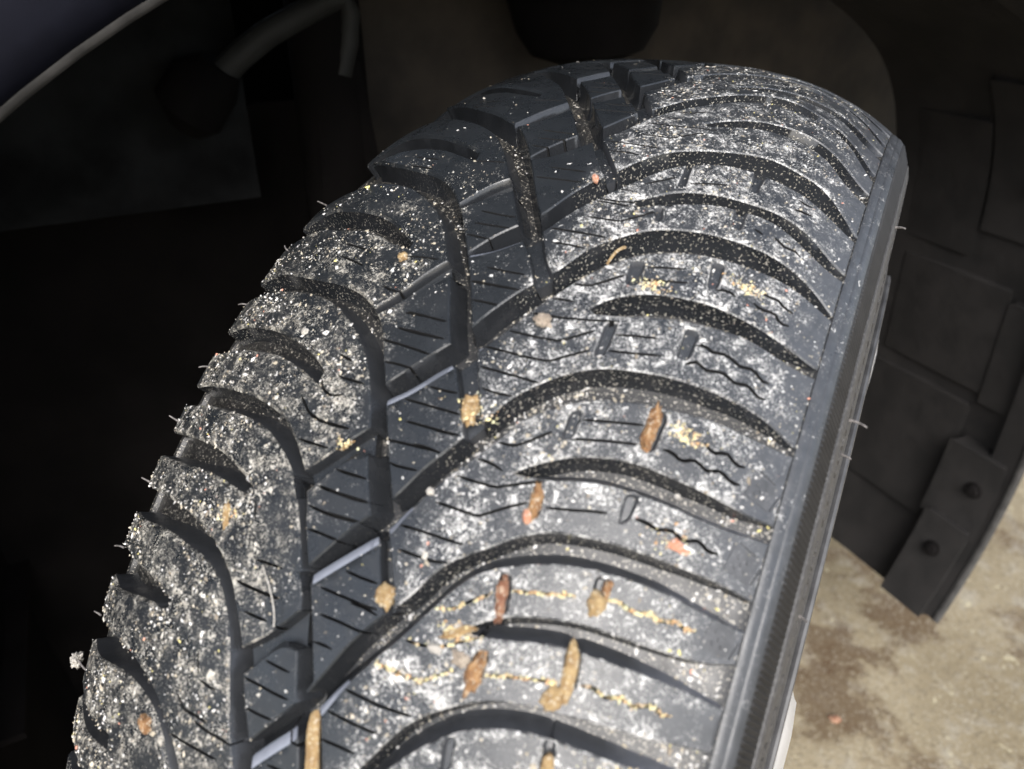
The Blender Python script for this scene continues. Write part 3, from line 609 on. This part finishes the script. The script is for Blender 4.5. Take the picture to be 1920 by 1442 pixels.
def grit_mesh(X, S, H, size, name, mat, flat=.45):
    """small irregular grains lying on the tread at arc X, across S, height H"""
    n = len(X); th = X/R0_
    p = surf(th, S, H)
    et = np.stack([0*th, -np.cos(th), -np.sin(th)], 1); nn = np.stack([0*th, -np.sin(th), np.cos(th)], 1)
    es = np.tile([1., 0, 0], (n, 1))
    ang = RNG.uniform(0, 2*np.pi, n); ca, sa = np.cos(ang)[:, None], np.sin(ang)[:, None]
    ax, ay = es*ca+et*sa, -es*sa+et*ca
    sh = OCT[None]*RNG.uniform(.6, 1.25, (n, 6, 1))
    sx = size*RNG.uniform(.8, 1.7, n); sy = size*RNG.uniform(.6, 1.1, n); sz = size*RNG.uniform(.6, 1.3, n)*flat
    sk = RNG.uniform(-.35, .35, (n, 6, 2))
    vx = (sh[:, :, 0]+sk[:, :, 0])*sx[:, None]; vy = (sh[:, :, 1]+sk[:, :, 1])*sy[:, None]; vz = sh[:, :, 2]*sz[:, None]
    v = p[:, None]+ax[:, None]*vx[..., None]+ay[:, None]*vy[..., None]+nn[:, None]*(vz+sz[:, None]*.35)[..., None]
    f = (OF[None]+6*np.arange(n)[:, None, None]).reshape(-1, 3)
    return obj(name, v.reshape(-1, 3), f.tolist(), mat, smooth=False)
lp = np.array(land_pool); lp = lp[(cen[lp, 0] > -.12*R0_) & (cen[lp, 0] < 1.05*R0_)]
dd, fm_, wm_ = dust_of(cen[lp, 0]/R0_, cen[lp, 1])
def clump(c): return np.array([noise.noise(Vector((a*60, b*60, .7)))+.6*noise.noise(Vector((a*170, b*170, 4.7))) for a, b in c])
wgt = area[lp]*(dd**1.5)*np.clip(.55+1.3*clump(cen[lp]), .05, 2)
def sample(idx, w, n):
    k = RNG.choice(len(idx), n, p=w/w.sum()); t = F[idx[k]]; r1, r2 = RNG.random(n), RNG.random(n); fl = r1+r2 > 1; r1[fl], r2[fl] = 1-r1[fl], 1-r2[fl]
    q = V[t[:, 0]]*(1-r1-r2)[:, None]+V[t[:, 1]]*r1[:, None]+V[t[:, 2]]*r2[:, None]
    return q, lev[idx[k]]
q, lv = sample(lp, wgt, 8500)
sz = np.clip(RNG.lognormal(math.log(.00022), .5, len(q)), .00009, .0009)
hh = np.where(lv > 0, -lv, 0.0)
dp = np.where(lev == -1)[0]; dp = dp[(cen[dp, 0] > -.05*R0_) & (cen[dp, 0] < 1.0*R0_) & (np.abs(cen[dp, 1]) < SW-.001)]
dw = area[dp]*np.where(cen[dp, 1] > .006, 1.0, .10)
q2, _ = sample(dp, dw, 9000)
keep = ~((q2[:, 1] < .012) & (q2[:, 1] > -.008))     # the wet crossings are rinsed clean
q2 = q2[keep]
s2 = np.clip(RNG.lognormal(math.log(.00026), .5, len(q2)), .00009, .0007)
g = grit_mesh(np.r_[q[:, 0], q2[:, 0]], np.r_[q[:, 1], q2[:, 1]], np.r_[hh, -depth_at(q2[:, 1])], np.r_[sz, s2], 'road_grit', M_GRIT)
tag(g, 'pale road grit scattered over the lugs and grooves of the tyre', 'grit', kind='stuff')
# crumbs packed into some sipes of the lower lugs
cx, cs = [], []
for px0, n in ((8, 90), (9, 80), (10, 160), (11, 110), (2, 60), (7, 50), (3, 30), (2, 40)):
    l = lines[px0] if px0 < len(SIPES) else lines[0]
    d = np.r_[0, np.cumsum(np.hypot(*np.diff(l, axis=0).T))]; t = RNG.uniform(0, d[-1], n)
    cx += list(np.interp(t, d, l[:, 0])+RNG.normal(0, .00028, n)); cs += list(np.interp(t, d, l[:, 1])+RNG.normal(0, .00028, n))
for th, s, n, sp_ in ((0.8366, 0.0802, 160, .004), (0.5641, 0.0688, 110, .0016), (0.4015, 0.0708, 110, .0018), (0.4394, 0.0472, 90, .002), (0.7685, 0.0333, 90, .0016), (0.8269, 0.0779, 90, .0022), (0.6613, -0.0156, 40, .0012), (0.7522, -0.0435, 40, .002), (0.6031, 0.0165, 60, .003), (0.6488, 0.0726, 50, .0025)):
    cx += list(RNG.normal(th*R0_, sp_*.7, n)); cs += list(RNG.normal(s, sp_*1.3, n))
cx, cs = np.array(cx), np.array(cs)
g = grit_mesh(cx, cs, np.full(len(cx), .0), np.clip(RNG.lognormal(math.log(.00026), .4, len(cx)), .0001, .0006), 'tan_crumbs', M_YEL, .7)
tag(g, 'yellow and tan crumbs packed into the zigzag sipes of the lugs', 'crumbs', kind='stuff')

# ------------------------------------------------------------------ debris wedged in the tread
def lump_mat(name, a, b_, c):
    b = NB(name); n1 = b.noise(420, 4, .65); n2 = b.noise(1100, 3, .6)
    col = b.mix(b.ramp(n1, .38, .62), a, b_); col = b.mix(b.ramp(n2, .56, .64), col, c)
    b.set(Base_Color=col, Roughness=.88); b.bump(b.noise(1700, 5, .75), 1.0, .0009); return b.m
M_BARK = lump_mat('orange_bark', (.22, .105, .042), (.38, .22, .10), (.56, .48, .36))
M_RED = lump_mat('reddish_bark', (.22, .09, .05), (.36, .19, .11), (.50, .40, .30))
M_TAN = lump_mat('tan_clay', (.30, .19, .085), (.44, .31, .15), (.60, .53, .40))
M_STONE = lump_mat('pale_stone', (.42, .39, .34), (.58, .55, .50), (.30, .28, .25))
M_PINK = lump_mat('coral_crumb', (.62, .25, .15), (.66, .38, .25), (.70, .60, .52))
M_GREY = lump_mat('grey_fluff', (.33, .27, .21), (.46, .39, .31), (.20, .17, .14))
def lump(name, label, cat, th, s, L, wd, ht, ang, mat, seed, lift=.0, rough=.30, group=None, box=False):
    """an irregular fragment: L along ang (measured from the axle direction towards the front), wd across, ht tall"""
    L, wd, ht = L*.84, wd*.80, ht*.70
    bm = bmesh.new(); bmesh.ops.create_icosphere(bm, subdivisions=4, radius=1)
    p, et, es, nn = frame(th, s); ca, sa = math.cos(ang), math.sin(ang)
    ax = es*ca+et*sa; ay = -es*sa+et*ca
    for v_ in bm.verts:
        c = v_.co.copy()
        if box:
            c = Vector([math.copysign(abs(a)**.55, a) for a in c])
        k = 1+rough*noise.noise(c*1.3+Vector((seed*3.1, 0, 0)))+rough*.7*noise.noise(c*3.1+Vector((0, seed*1.7, 0)))+rough*.42*noise.noise(c*6+Vector((0, 0, seed)))+rough*.34*noise.noise(c*13+Vector((seed, 0, 0)))
        bend = .25*noise.noise(Vector((c.x*1.2, seed*2.3, 0)))
        tp = 1-.14*c.x*math.sin(seed*5)
        v_.co = p+ax*(c.x*k*L/2)+ay*((c.y*k*tp+bend)*wd/2)+nn*(c.z*k*ht/2+lift-.0004)
    me = bpy.data.meshes.new(name); bm.to_mesh(me); bm.free(); me.materials.append(mat)
    me.polygons.foreach_set('use_smooth', np.ones(len(me.polygons), dtype=bool))
    o = bpy.data.objects.new(name, me); COL.objects.link(o); return tag(o, label, cat, group)
def axis(i):
    q = notch[i]; a, b = (q[0]+q[1])/2, (q[2]+q[3])/2; d = b-a
    return math.atan2(d[0], d[1]), float(np.hypot(*d))
a, L = axis(1); lump('bark_stick', 'largest orange bark stick, standing in the notch of the lug right of centre', 'bark', 0.5705, 0.0604, 0.0142, .0042, .0040, a, M_BARK, 1, .0003, group='bark sticks wedged in the tread', rough=.52)
a, L = axis(2); lump('bark_stick', 'orange bark stick with a red lower end in the middle lug', 'bark', 0.6591, 0.0406, 0.0108, .0034, .0034, a, M_BARK, 2, .0002, group='bark sticks wedged in the tread', rough=.52)
lump('bark_tip', 'coral red crumb at the foot of the middle bark stick', 'bark', 0.6708, 0.0400, .0042, .0026, .0026, a, M_PINK, 12, .0007)
a, L = axis(4); lump('bark_stick', 'reddish brown bark sliver with a long thin tail below it', 'bark', 0.7352, 0.0406, 0.0129, .0032, .0030, a, M_RED, 3, .0002, group='bark sticks wedged in the tread', rough=.52)
a, L = axis(5); lump('clay_lump', 'round golden clay lump plugging the notch above the crumb filled sipe', 'clay', 0.7146, 0.0614, .0068, .0056, .0044, a, M_TAN, 4, .0004, group='clay lumps stuck on the tread')
lump('bark_chip', 'small rusty chip just above the round golden clay lump', 'bark', 0.7013, 0.0627, .0050, .0026, .0026, a, M_BARK, 14, .0004)
a, L = axis(7); lump('clay_strip', 'long straight tan clay strip crossing a whole lug at the bottom right', 'clay', 0.7675, 0.0604, 0.0163, .0042, .0036, a, M_TAN, 5, .0001, .22)
lump('clay_lump', 'tan clay lump with a grey core at the foot of the long clay strip', 'clay', 0.7881, 0.0585, .0072, .0058, .0036, a+.5, M_TAN, 15, .0004, group='clay lumps stuck on the tread')
a, L = axis(6); lump('bark_stick', 'tan bark stick beside a small star shaped crumb on the lowest full lug', 'bark', 0.7914, 0.0402, 0.0110, .0044, .0038, a, M_BARK, 6, .0003, group='bark sticks wedged in the tread', rough=.52)
lump('star_crumb', 'ragged grey brown crumb touching the left side of a tan bark stick', 'crumb', 0.7854, 0.0358, .0060, .0050, .0022, .4, M_GREY, 16, .0003, .6)
a, L = axis(9); lump('clay_lump', 'tan clay lump cut off by the bottom edge of the picture', 'clay', 0.8360, 0.0616, .0080, .0040, .0036, a, M_TAN, 7, .0003, group='clay lumps stuck on the tread')
lump('clay_lump', 'orange tan clay lump wedged in the shallow notch right of centre', 'clay', 0.6015, 0.0149, .0088, .0062, .0046, 1.2, M_TAN, 8, -.0010, .42, group='clay lumps stuck on the tread')
lump('clay_lump', 'pale tan clay lump at the edge of the long dark diagonal groove', 'clay', 0.7645, 0.0130, .0066, .0060, .0044, .9, M_TAN, 9, .0004, .38, group='clay lumps stuck on the tread')
lump('wood_chip', 'flat straight yellow wood chip lying in the centre at the bottom', 'wood', 0.8939, 0.0072, .0235, .0044, .0026, 1.30, M_TAN, 10, -.0006, .10, box=True)
lump('coral_crumb', 'flat coral pink crumb beside the zigzag sipe at the right', 'crumb', 0.6526, 0.0747, 0.0062, 0.0034, 0.0013, .15, M_PINK, 11, .0003, .55)
lump('fluff_ball', 'fuzzy grey tan ball resting on the centre lug', 'fluff', 0.5064, 0.0242, 0.0059, 0.0048, 0.0034, .4, M_GREY, 13, .0008, .40)
lump('rusty_pebble', 'rusty yellow pebble near the lower left shoulder lugs', 'pebble', 0.9421, -0.0463, .0062, .0052, .0042, .2, M_BARK, 17, .0008, .35)
lump('straw_bit', 'straw coloured bit lying on a left shoulder lug', 'straw', 0.7522, -0.0435, .0098, .0028, .0022, 1.15, M_TAN, 18, .0005, .3)
lump('moss_crumb', 'yellow brown crumb stuck in the end of the right hand groove', 'crumb', 0.7685, 0.0333, .0100, .0028, .0026, -.55, M_TAN, 19, .0000, .4)
lump('river_pebble', 'smooth oval grey pebble sitting in a zigzag sipe', 'pebble', 0.7856, 0.0294, .0044, .0026, .0024, .1, M_STONE, 20, .0004, .08)
lump('orange_grain', 'single orange grain on an upper left shoulder lug', 'grain', 0.4684, -0.0279, .0040, .0036, .0028, .8, M_TAN, 21, .0008)
lump('red_chip', 'thin brick red chip standing on the upper groove edge', 'chip', 0.3235, 0.0170, .0050, .0024, .0030, 1.1, M_PINK, 22, .0008)
lump('clay_plug', 'tan clay plug lying in the thin diagonal groove left of centre', 'clay', 0.6613, -0.0156, .0060, .0028, .0026, -.75, M_TAN, 23, -.0008, .4)
lump('pale_pebble', 'cream pebble stuck between two lugs beside the diagonal groove', 'pebble', 0.6773, 0.0143, 0.0028, 0.0024, 0.0021, .2, M_STONE, 24, .0006, .2, group='cream pebbles between the lugs')
lump('pale_pebble', 'cream square flake on the left shoulder lug below its groove', 'pebble', 0.5678, -0.0478, .0034, .0030, .0018, .2, M_STONE, 25, .0005, .2, group='cream pebbles between the lugs')
lump('yellow_bead', 'round yellow bead lying on the wall of a right hand groove', 'bead', 0.6115, 0.0718, 0.0019, 0.0019, 0.0017, 0, M_STONE, 26, -.0030, .06)
p1 = Vector(surf(0.3967, 0.0352, -.0030)); p2 = Vector(surf(0.4197, 0.0323, -.0040))
v, f = tube_mesh([p1+(p2-p1)*t/6+Vector((0, 0, .0012*math.sin(t*.52))) for t in range(7)], .0005, .0004)
tag(obj('straw', v, f, M_TAN), 'thin dry straw lying across the dusty diagonal groove', 'straw')
path = []
for i in range(13):
    t = i/12; path.append(Vector(surf(.778+.040*t, -.0235+.0085*t+.003*math.sin(t*2.6), .0012+.0008*math.sin(t*3))))
v, f = tube_mesh(path, .00022, .00018)
tag(obj('plant_fibre', v, f, M_STONE), 'thin curved pale fibre beside the left centre groove', 'fibre')
for th, s, sz_ in ((.9780, -.0945, .0040),):
    lump('dust_fluff', 'white dust fluff clinging to a rubber hair at the lower left edge', 'fluff', 0.9822, -0.1059, .0058, .0050, .0045, .3, M_STONE, 31, .0030, .6)

# ------------------------------------------------------------------ car round the wheel
AZ = -.6306; N_ = Vector((math.cos(AZ), math.sin(AZ), 0)); U_ = Vector((-math.sin(AZ), math.cos(AZ), 0)); Zv = Vector((0, 0, 1))
OFF = .0123; CU, CZ, RA = -.0066, -.0144, .4045
def cp(u, z, n=0.0): return N_*(OFF+n)+U_*u+Zv*z
def arc(a, r=RA, n=0.0):
    r = r+.045*math.exp(-((a-.62)/.30)**2)           # the opening is a little fuller behind the wheel
    return cp(CU+r*math.cos(a), CZ+r*math.sin(a), n)
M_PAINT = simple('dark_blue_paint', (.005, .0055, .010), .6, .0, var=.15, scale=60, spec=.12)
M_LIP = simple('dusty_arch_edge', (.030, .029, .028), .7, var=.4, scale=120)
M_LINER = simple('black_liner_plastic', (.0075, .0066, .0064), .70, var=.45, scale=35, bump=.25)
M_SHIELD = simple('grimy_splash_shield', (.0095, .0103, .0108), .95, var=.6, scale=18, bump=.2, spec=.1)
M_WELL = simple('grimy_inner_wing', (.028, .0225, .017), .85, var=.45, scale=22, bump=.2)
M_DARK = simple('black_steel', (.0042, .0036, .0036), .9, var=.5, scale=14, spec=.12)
M_HOSE = simple('grey_hose', (.0095, .0105, .0100), .75, var=.25, scale=80)
car = tag(empty('car', cp(CU, CZ)), 'dark blue car with its black plastic wheel arch open around the turned wheel', 'car')
def child(o, par=car):
    mw = o.matrix_world.copy(); o.parent = par; o.matrix_parent_inverse = par.matrix_world.inverted(); return o
bpy.context.view_layer.update()
rd = math.radians
A0, A1 = rd(-25), rd(203)
def strip(name, prof_, a0, a1, n, mat, par=car):
    """sweep a (radius, depth) profile along the arch"""
    v, f = [], []; k = len(prof_)
    for i in range(n+1):
        a = a0+(a1-a0)*i/n
        for r, d in prof_: v.append(arc(a, r, d))
    for i in range(n):
        for j in range(k-1): f.append((i*k+j, i*k+j+1, (i+1)*k+j+1, (i+1)*k+j))
    return child(obj(name, v, f, mat, sharp=40), par)
fen = strip('fender', [(RA, -.004), (RA+.004, .002), (RA+.010, .006), (RA+.030, .008), (RA+.06, .004), (RA+.20, -.004), (RA+.55, -.03)], rd(22), A1, 90, M_PAINT)
strip('arch_lip', [(RA-.0004, -.0045), (RA-.0016, -.0030), (RA-.0016, .0000), (RA-.0004, .0016), (RA+.0012, .0022)], A0, A1, 90, M_LIP, fen)
strip('arch_flange', [(RA+.010, -.030), (RA+.001, -.026), (RA+.0002, -.0046)], A0, A1, 90, M_LINER, fen)
LR = RA+.008
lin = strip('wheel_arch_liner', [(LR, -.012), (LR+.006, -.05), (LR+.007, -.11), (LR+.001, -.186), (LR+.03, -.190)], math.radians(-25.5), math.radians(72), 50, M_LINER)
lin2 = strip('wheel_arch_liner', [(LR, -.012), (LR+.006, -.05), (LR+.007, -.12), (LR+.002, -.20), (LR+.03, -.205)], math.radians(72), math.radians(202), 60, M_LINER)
def pad(a0, a1, d0, d1, h, par, name='liner_panel', n=10, r=LR+.006):
    v, f = [], []
    for i in range(n+1):
        a = a0+(a1-a0)*i/n
        for rr, dd_ in ((r+.004, d0), (r-h+.001, d0-.001), (r-h, d0-.004), (r-h, d1+.004), (r-h+.001, d1+.001), (r+.004, d1)): v.append(arc(a, rr, dd_))
    for i in range(n):
        for j in range(5): f.append((i*6+j, i*6+j+1, i*6+7+j, i*6+6+j))
    f.append(tuple(range(6))[::-1]); f.append(tuple(n*6+j for j in range(6)))
    o = obj(name, v, f, M_LINER, sharp=30)
    bv = o.modifiers.new('soft_edge', 'BEVEL'); bv.width = .006; bv.segments = 3; bv.limit_method = 'ANGLE'; bv.angle_limit = math.radians(40)
    return child(o, par)
pad(rd(19), rd(33), -.160, -.105, .0034, lin); pad(rd(22), rd(38), -.095, -.030, .0029, lin)
pad(rd(4), rd(17), -.155, -.062, .0039, lin); pad(rd(3), rd(16), -.054, -.014, .0054, lin)
pad(rd(-15), rd(2), -.160, -.066, .0044, lin)
br = pad(rd(-13), rd(-2), -.058, -.012, .018, lin, 'liner_bracket')
pad(rd(-25.5), rd(-12), -.050, -.014, .024, lin, 'mud_flap_mount')
pad(rd(40), rd(52), -.150, -.030, .0034, lin)
def screw(a, d, r, par):
    bm = bmesh.new(); c = arc(a, r, d); inward = (arc(a, r-.1, d)-c).normalized()
    q = inward.to_track_quat('Z', 'Y').to_matrix().to_4x4(); q.translation = c
    bmesh.ops.create_cone(bm, cap_ends=True, segments=20, radius1=.0080, radius2=.0072, depth=.003, matrix=q)
    bmesh.ops.create_cone(bm, cap_ends=True, segments=20, radius1=.0062, radius2=.0048, depth=.007, matrix=q @ Matrix.Translation((0, 0, .002)))
    bmesh.ops.create_cone(bm, cap_ends=True, segments=6, radius1=.003, radius2=.0028, depth=.010, matrix=q @ Matrix.Translation((0, 0, .002)))
    me = bpy.data.meshes.new('screw'); bm.to_mesh(me); bm.free(); me.materials.append(M_DARK)
    o = bpy.data.objects.new('screw', me); COL.objects.link(o); child(o, par)
screw(rd(-6.8), -.026, LR-.012, lin); screw(rd(-16.5), -.032, LR-.018, lin); screw(rd(28), -.06, LR+.001, lin)
def panel(name, corners, mat, th=.006, par=car, segs=12, wob=.004):
    """a pressed sheet between four corners, with real thickness and slight waviness"""
    c = [Vector(q) for q in corners]; nrm = (c[1]-c[0]).cross(c[3]-c[0]).normalized(); v, f = [], []
    n = segs
    for side in (0, 1):
        for i in range(n+1):
            for j in range(n+1):
                s, t = i/n, j/n
                p = c[0]*(1-s)*(1-t)+c[1]*s*(1-t)+c[2]*s*t+c[3]*(1-s)*t
                w = wob*noise.noise(p*9) if 0 < i < n and 0 < j < n else 0
                v.append(p+nrm*(w-side*th))
    m_ = (n+1)**2
    for i in range(n):
        for j in range(n):
            a = i*(n+1)+j; f.append((a, a+n+1, a+n+2, a+1)); a += m_; f.append((a, a+1, a+n+2, a+n+1))
    rim_ = [i*(n+1) for i in range(n+1)]+[n*(n+1)+j for j in range(1, n+1)]+[i*(n+1)+n for i in range(n-1, -1, -1)]+[j for j in range(n-1, 0, -1)]
    for a, b in zip(rim_, rim_[1:]+rim_[:1]): f.append((a, b, b+m_, a+m_))
    return child(obj(name, v, f, mat, sharp=40), par)
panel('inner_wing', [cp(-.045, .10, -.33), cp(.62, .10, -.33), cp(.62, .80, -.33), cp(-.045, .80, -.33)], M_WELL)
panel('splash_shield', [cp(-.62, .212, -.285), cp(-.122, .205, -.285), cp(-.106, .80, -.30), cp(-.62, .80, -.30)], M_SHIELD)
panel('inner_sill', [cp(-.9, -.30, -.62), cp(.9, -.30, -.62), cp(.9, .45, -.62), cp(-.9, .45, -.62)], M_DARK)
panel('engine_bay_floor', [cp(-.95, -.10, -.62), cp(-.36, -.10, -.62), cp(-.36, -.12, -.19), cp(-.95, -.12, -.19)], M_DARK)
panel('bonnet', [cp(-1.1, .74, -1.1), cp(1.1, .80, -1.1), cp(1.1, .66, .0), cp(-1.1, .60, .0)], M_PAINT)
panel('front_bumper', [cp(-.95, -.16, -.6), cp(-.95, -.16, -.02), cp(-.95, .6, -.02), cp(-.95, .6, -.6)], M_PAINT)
panel('dark_back_sheet', [cp(-.95, -.312, -.37), cp(.62, -.312, -.37), cp(.62, .25, -.37), cp(-.95, .25, -.37)], M_DARK)  # dark sheet added so the space behind the wheel stays black
panel('front_shade_sheet', [cp(-.375, -.312, -.37), cp(-.375, -.312, -.01), cp(-.385, .0, -.01), cp(-.385, .0, -.37)], M_DARK)  # added sheet that keeps lit ground ahead of the tyre dark
# suspension: strut with its spring, knuckle, brake hose
def turned(name, pts_, rads, mat, par=car, n=20):
    v, f = [], []; P_ = [Vector(p) for p in pts_]
    d = (P_[-1]-P_[0]).normalized(); a = d.orthogonal().normalized(); b = d.cross(a)
    for p, r in zip(P_, rads):
        for k in range(n):
            t = 2*math.pi*k/n; v.append(p+a*math.cos(t)*r+b*math.sin(t)*r)
    for i in range(len(P_)-1):
        for k in range(n): f.append((i*n+k, i*n+(k+1) % n, i*n+n+(k+1) % n, i*n+n+k))
    f.append(tuple(range(n))[::-1]); f.append(tuple((len(P_)-1)*n+k for k in range(n)))
    return child(obj(name, v, f, mat, sharp=35), par)
turned('suspension_strut', [cp(-.072, .05, -.26), cp(-.072, .16, -.26), cp(-.072, .161, -.26), cp(-.067, .30, -.27), cp(-.062, .46, -.275)], [.030, .030, .024, .024, .020], M_DARK)
coil = []
for i in range(120):
    t = i/119; a = t*2*math.pi*5; coil.append(cp(-.066, .36, -.272)*(1-t)+cp(-.060, .62, -.278)*t+(U_*math.cos(a)+N_*math.sin(a))*.060)
v, f = tube_mesh(coil, .0065, .0065, 8); child(obj('coil_spring', v, f, M_DARK))
turned('steering_knuckle', [cp(-.06, -.06, -.21), cp(-.05, .02, -.22), cp(-.03, .09, -.235), cp(-.02, .12, -.24)], [.045, .055, .040, .034], M_DARK)
turned('drive_shaft', [cp(-.02, -.02, -.15), cp(-.02, -.02, -.22), cp(-.02, -.01, -.26), cp(-.02, .02, -.60)], [.05, .055, .022, .018], M_DARK)
v, f = tube_mesh([cp(-.137, .290, -.252), cp(-.125, .300, -.25), cp(-.107, .311, -.25), cp(-.086, .320, -.25), cp(-.068, .327, -.25), cp(-.058, .328, -.25), cp(-.055, .320, -.25), cp(-.058, .303, -.25), cp(-.064, .285, -.25)], .0085, .0062, 12)
child(obj('brake_hose', v, f, M_HOSE))
turned('hose_clip', [cp(-.162, .262, -.262), cp(-.158, .272, -.258), cp(-.146, .288, -.252), cp(-.136, .296, -.25)], [.012, .021, .020, .012], M_DARK)
turned('bump_stop', [cp(.120, .45, -.27), cp(.122, .33, -.265), cp(.124, .300, -.262), cp(.125, .284, -.262), cp(.126, .276, -.262)], [.060, .058, .052, .042, .020], M_DARK)
panel('strut_bracket', [cp(-.088, .215, -.245), cp(-.046, .225, -.245), cp(-.052, .292, -.25), cp(-.078, .300, -.25)], M_DARK, segs=6)


# ------------------------------------------------------------------ ground
def ground_mat():
    b = NB('dirty_concrete')
    n1 = b.noise(3.5, 5, .6); n2 = b.noise(28, 5, .65); n3 = b.noise(230, 3, .6); n4 = b.noise(11, 4, .6)
    c = b.mix(b.ramp(n1, .35, .65), (.170, .136, .080), (.250, .208, .134))
    c = b.mix(b.math('MULTIPLY', b.ramp(n4, .54, .64), .75), c, (.10, .066, .034))
    c = b.mix(b.math('MULTIPLY', b.ramp(n2, .50, .68), .5), c, (.29, .27, .225))
    c = b.mix(b.math('MULTIPLY', b.ramp(n3, .52, .66), .45), c, (.075, .060, .040))
    c = b.mix(b.math('MULTIPLY', b.ramp(b.noise(90, 3), .66, .70), .8), c, (.40, .36, .24))
    for (gx_, gy_, rx_) in ((0.1513, 0.3353, .055), (0.2158, 0.4134, .05), (0.1591, 0.2753, .07)):       # oily brown stains beside the wheel
        vm = b.t.nodes.new('ShaderNodeVectorMath'); vm.operation = 'DISTANCE'; b.t.links.new(b.tc.outputs['Object'], vm.inputs[0]); vm.inputs[1].default_value = (gx_, gy_, -.3155)
        dist = b.math('ADD', vm.outputs['Value'], b.math('MULTIPLY', b.math('SUBTRACT', b.noise(24, 5, .7), .5), .16))
        c = b.mix(b.math('MULTIPLY', b.math('SUBTRACT', 1.0, b.ramp(dist, rx_*.45, rx_)), .8), c, (.070, .040, .016))
    c = b.mix(b.math('MULTIPLY', b.ramp(b.noise(420, 2), .58, .66), .6), c, (.36, .33, .26))
    b.set(Base_Color=c, Roughness=.9); b.bump(b.math('ADD', n2, b.math('MULTIPLY', n3, .5)), .5, .004); return b.m
def ground_bit(name, label, cat, x, y, L, w, h, ang, mat, seed):
    bm = bmesh.new(); bmesh.ops.create_icosphere(bm, subdivisions=3, radius=1); ca, sa = math.cos(ang), math.sin(ang)
    for q in bm.verts:
        c = q.co.copy(); k = 1+.45*noise.noise(c*1.6+Vector((seed, 0, 0)))
        a, b_ = c.x*k*L/2, c.y*k*w/2; q.co = Vector((x+a*ca-b_*sa, y+a*sa+b_*ca, -.3145+h*.5+c.z*k*h/2+.12*h*noise.noise(c*3)))
    me = bpy.data.meshes.new(name); bm.to_mesh(me); bm.free(); me.materials.append(mat)
    me.polygons.foreach_set('use_smooth', np.ones(len(me.polygons), dtype=bool))
    o = bpy.data.objects.new(name, me); COL.objects.link(o); return tag(o, label, cat)
ground_bit('dry_leaf', 'orange brown dry leaf scrap on the concrete right of the rim', 'leaf', 0.1656, 0.2435, .013, .008, .003, .6, M_RED, 3)
gv, gf = [], []
n = 60
xs = np.sign(np.linspace(-1, 1, n))*np.abs(np.linspace(-1, 1, n))**3*60
for x in xs:
    for y in xs:
        gv.append((x, y, -.3155+(.003*noise.noise(Vector((x*5, y*5, 0))) if abs(x) < 3 and abs(y) < 3 else 0)))
for i in range(n-1):
    for j in range(n-1): gf.append((i*n+j, (i+1)*n+j, (i+1)*n+j+1, i*n+j+1))
tag(obj('ground', gv, gf, ground_mat(), sharp=None), 'pale dirty concrete ground with brown stains', None, kind='structure')
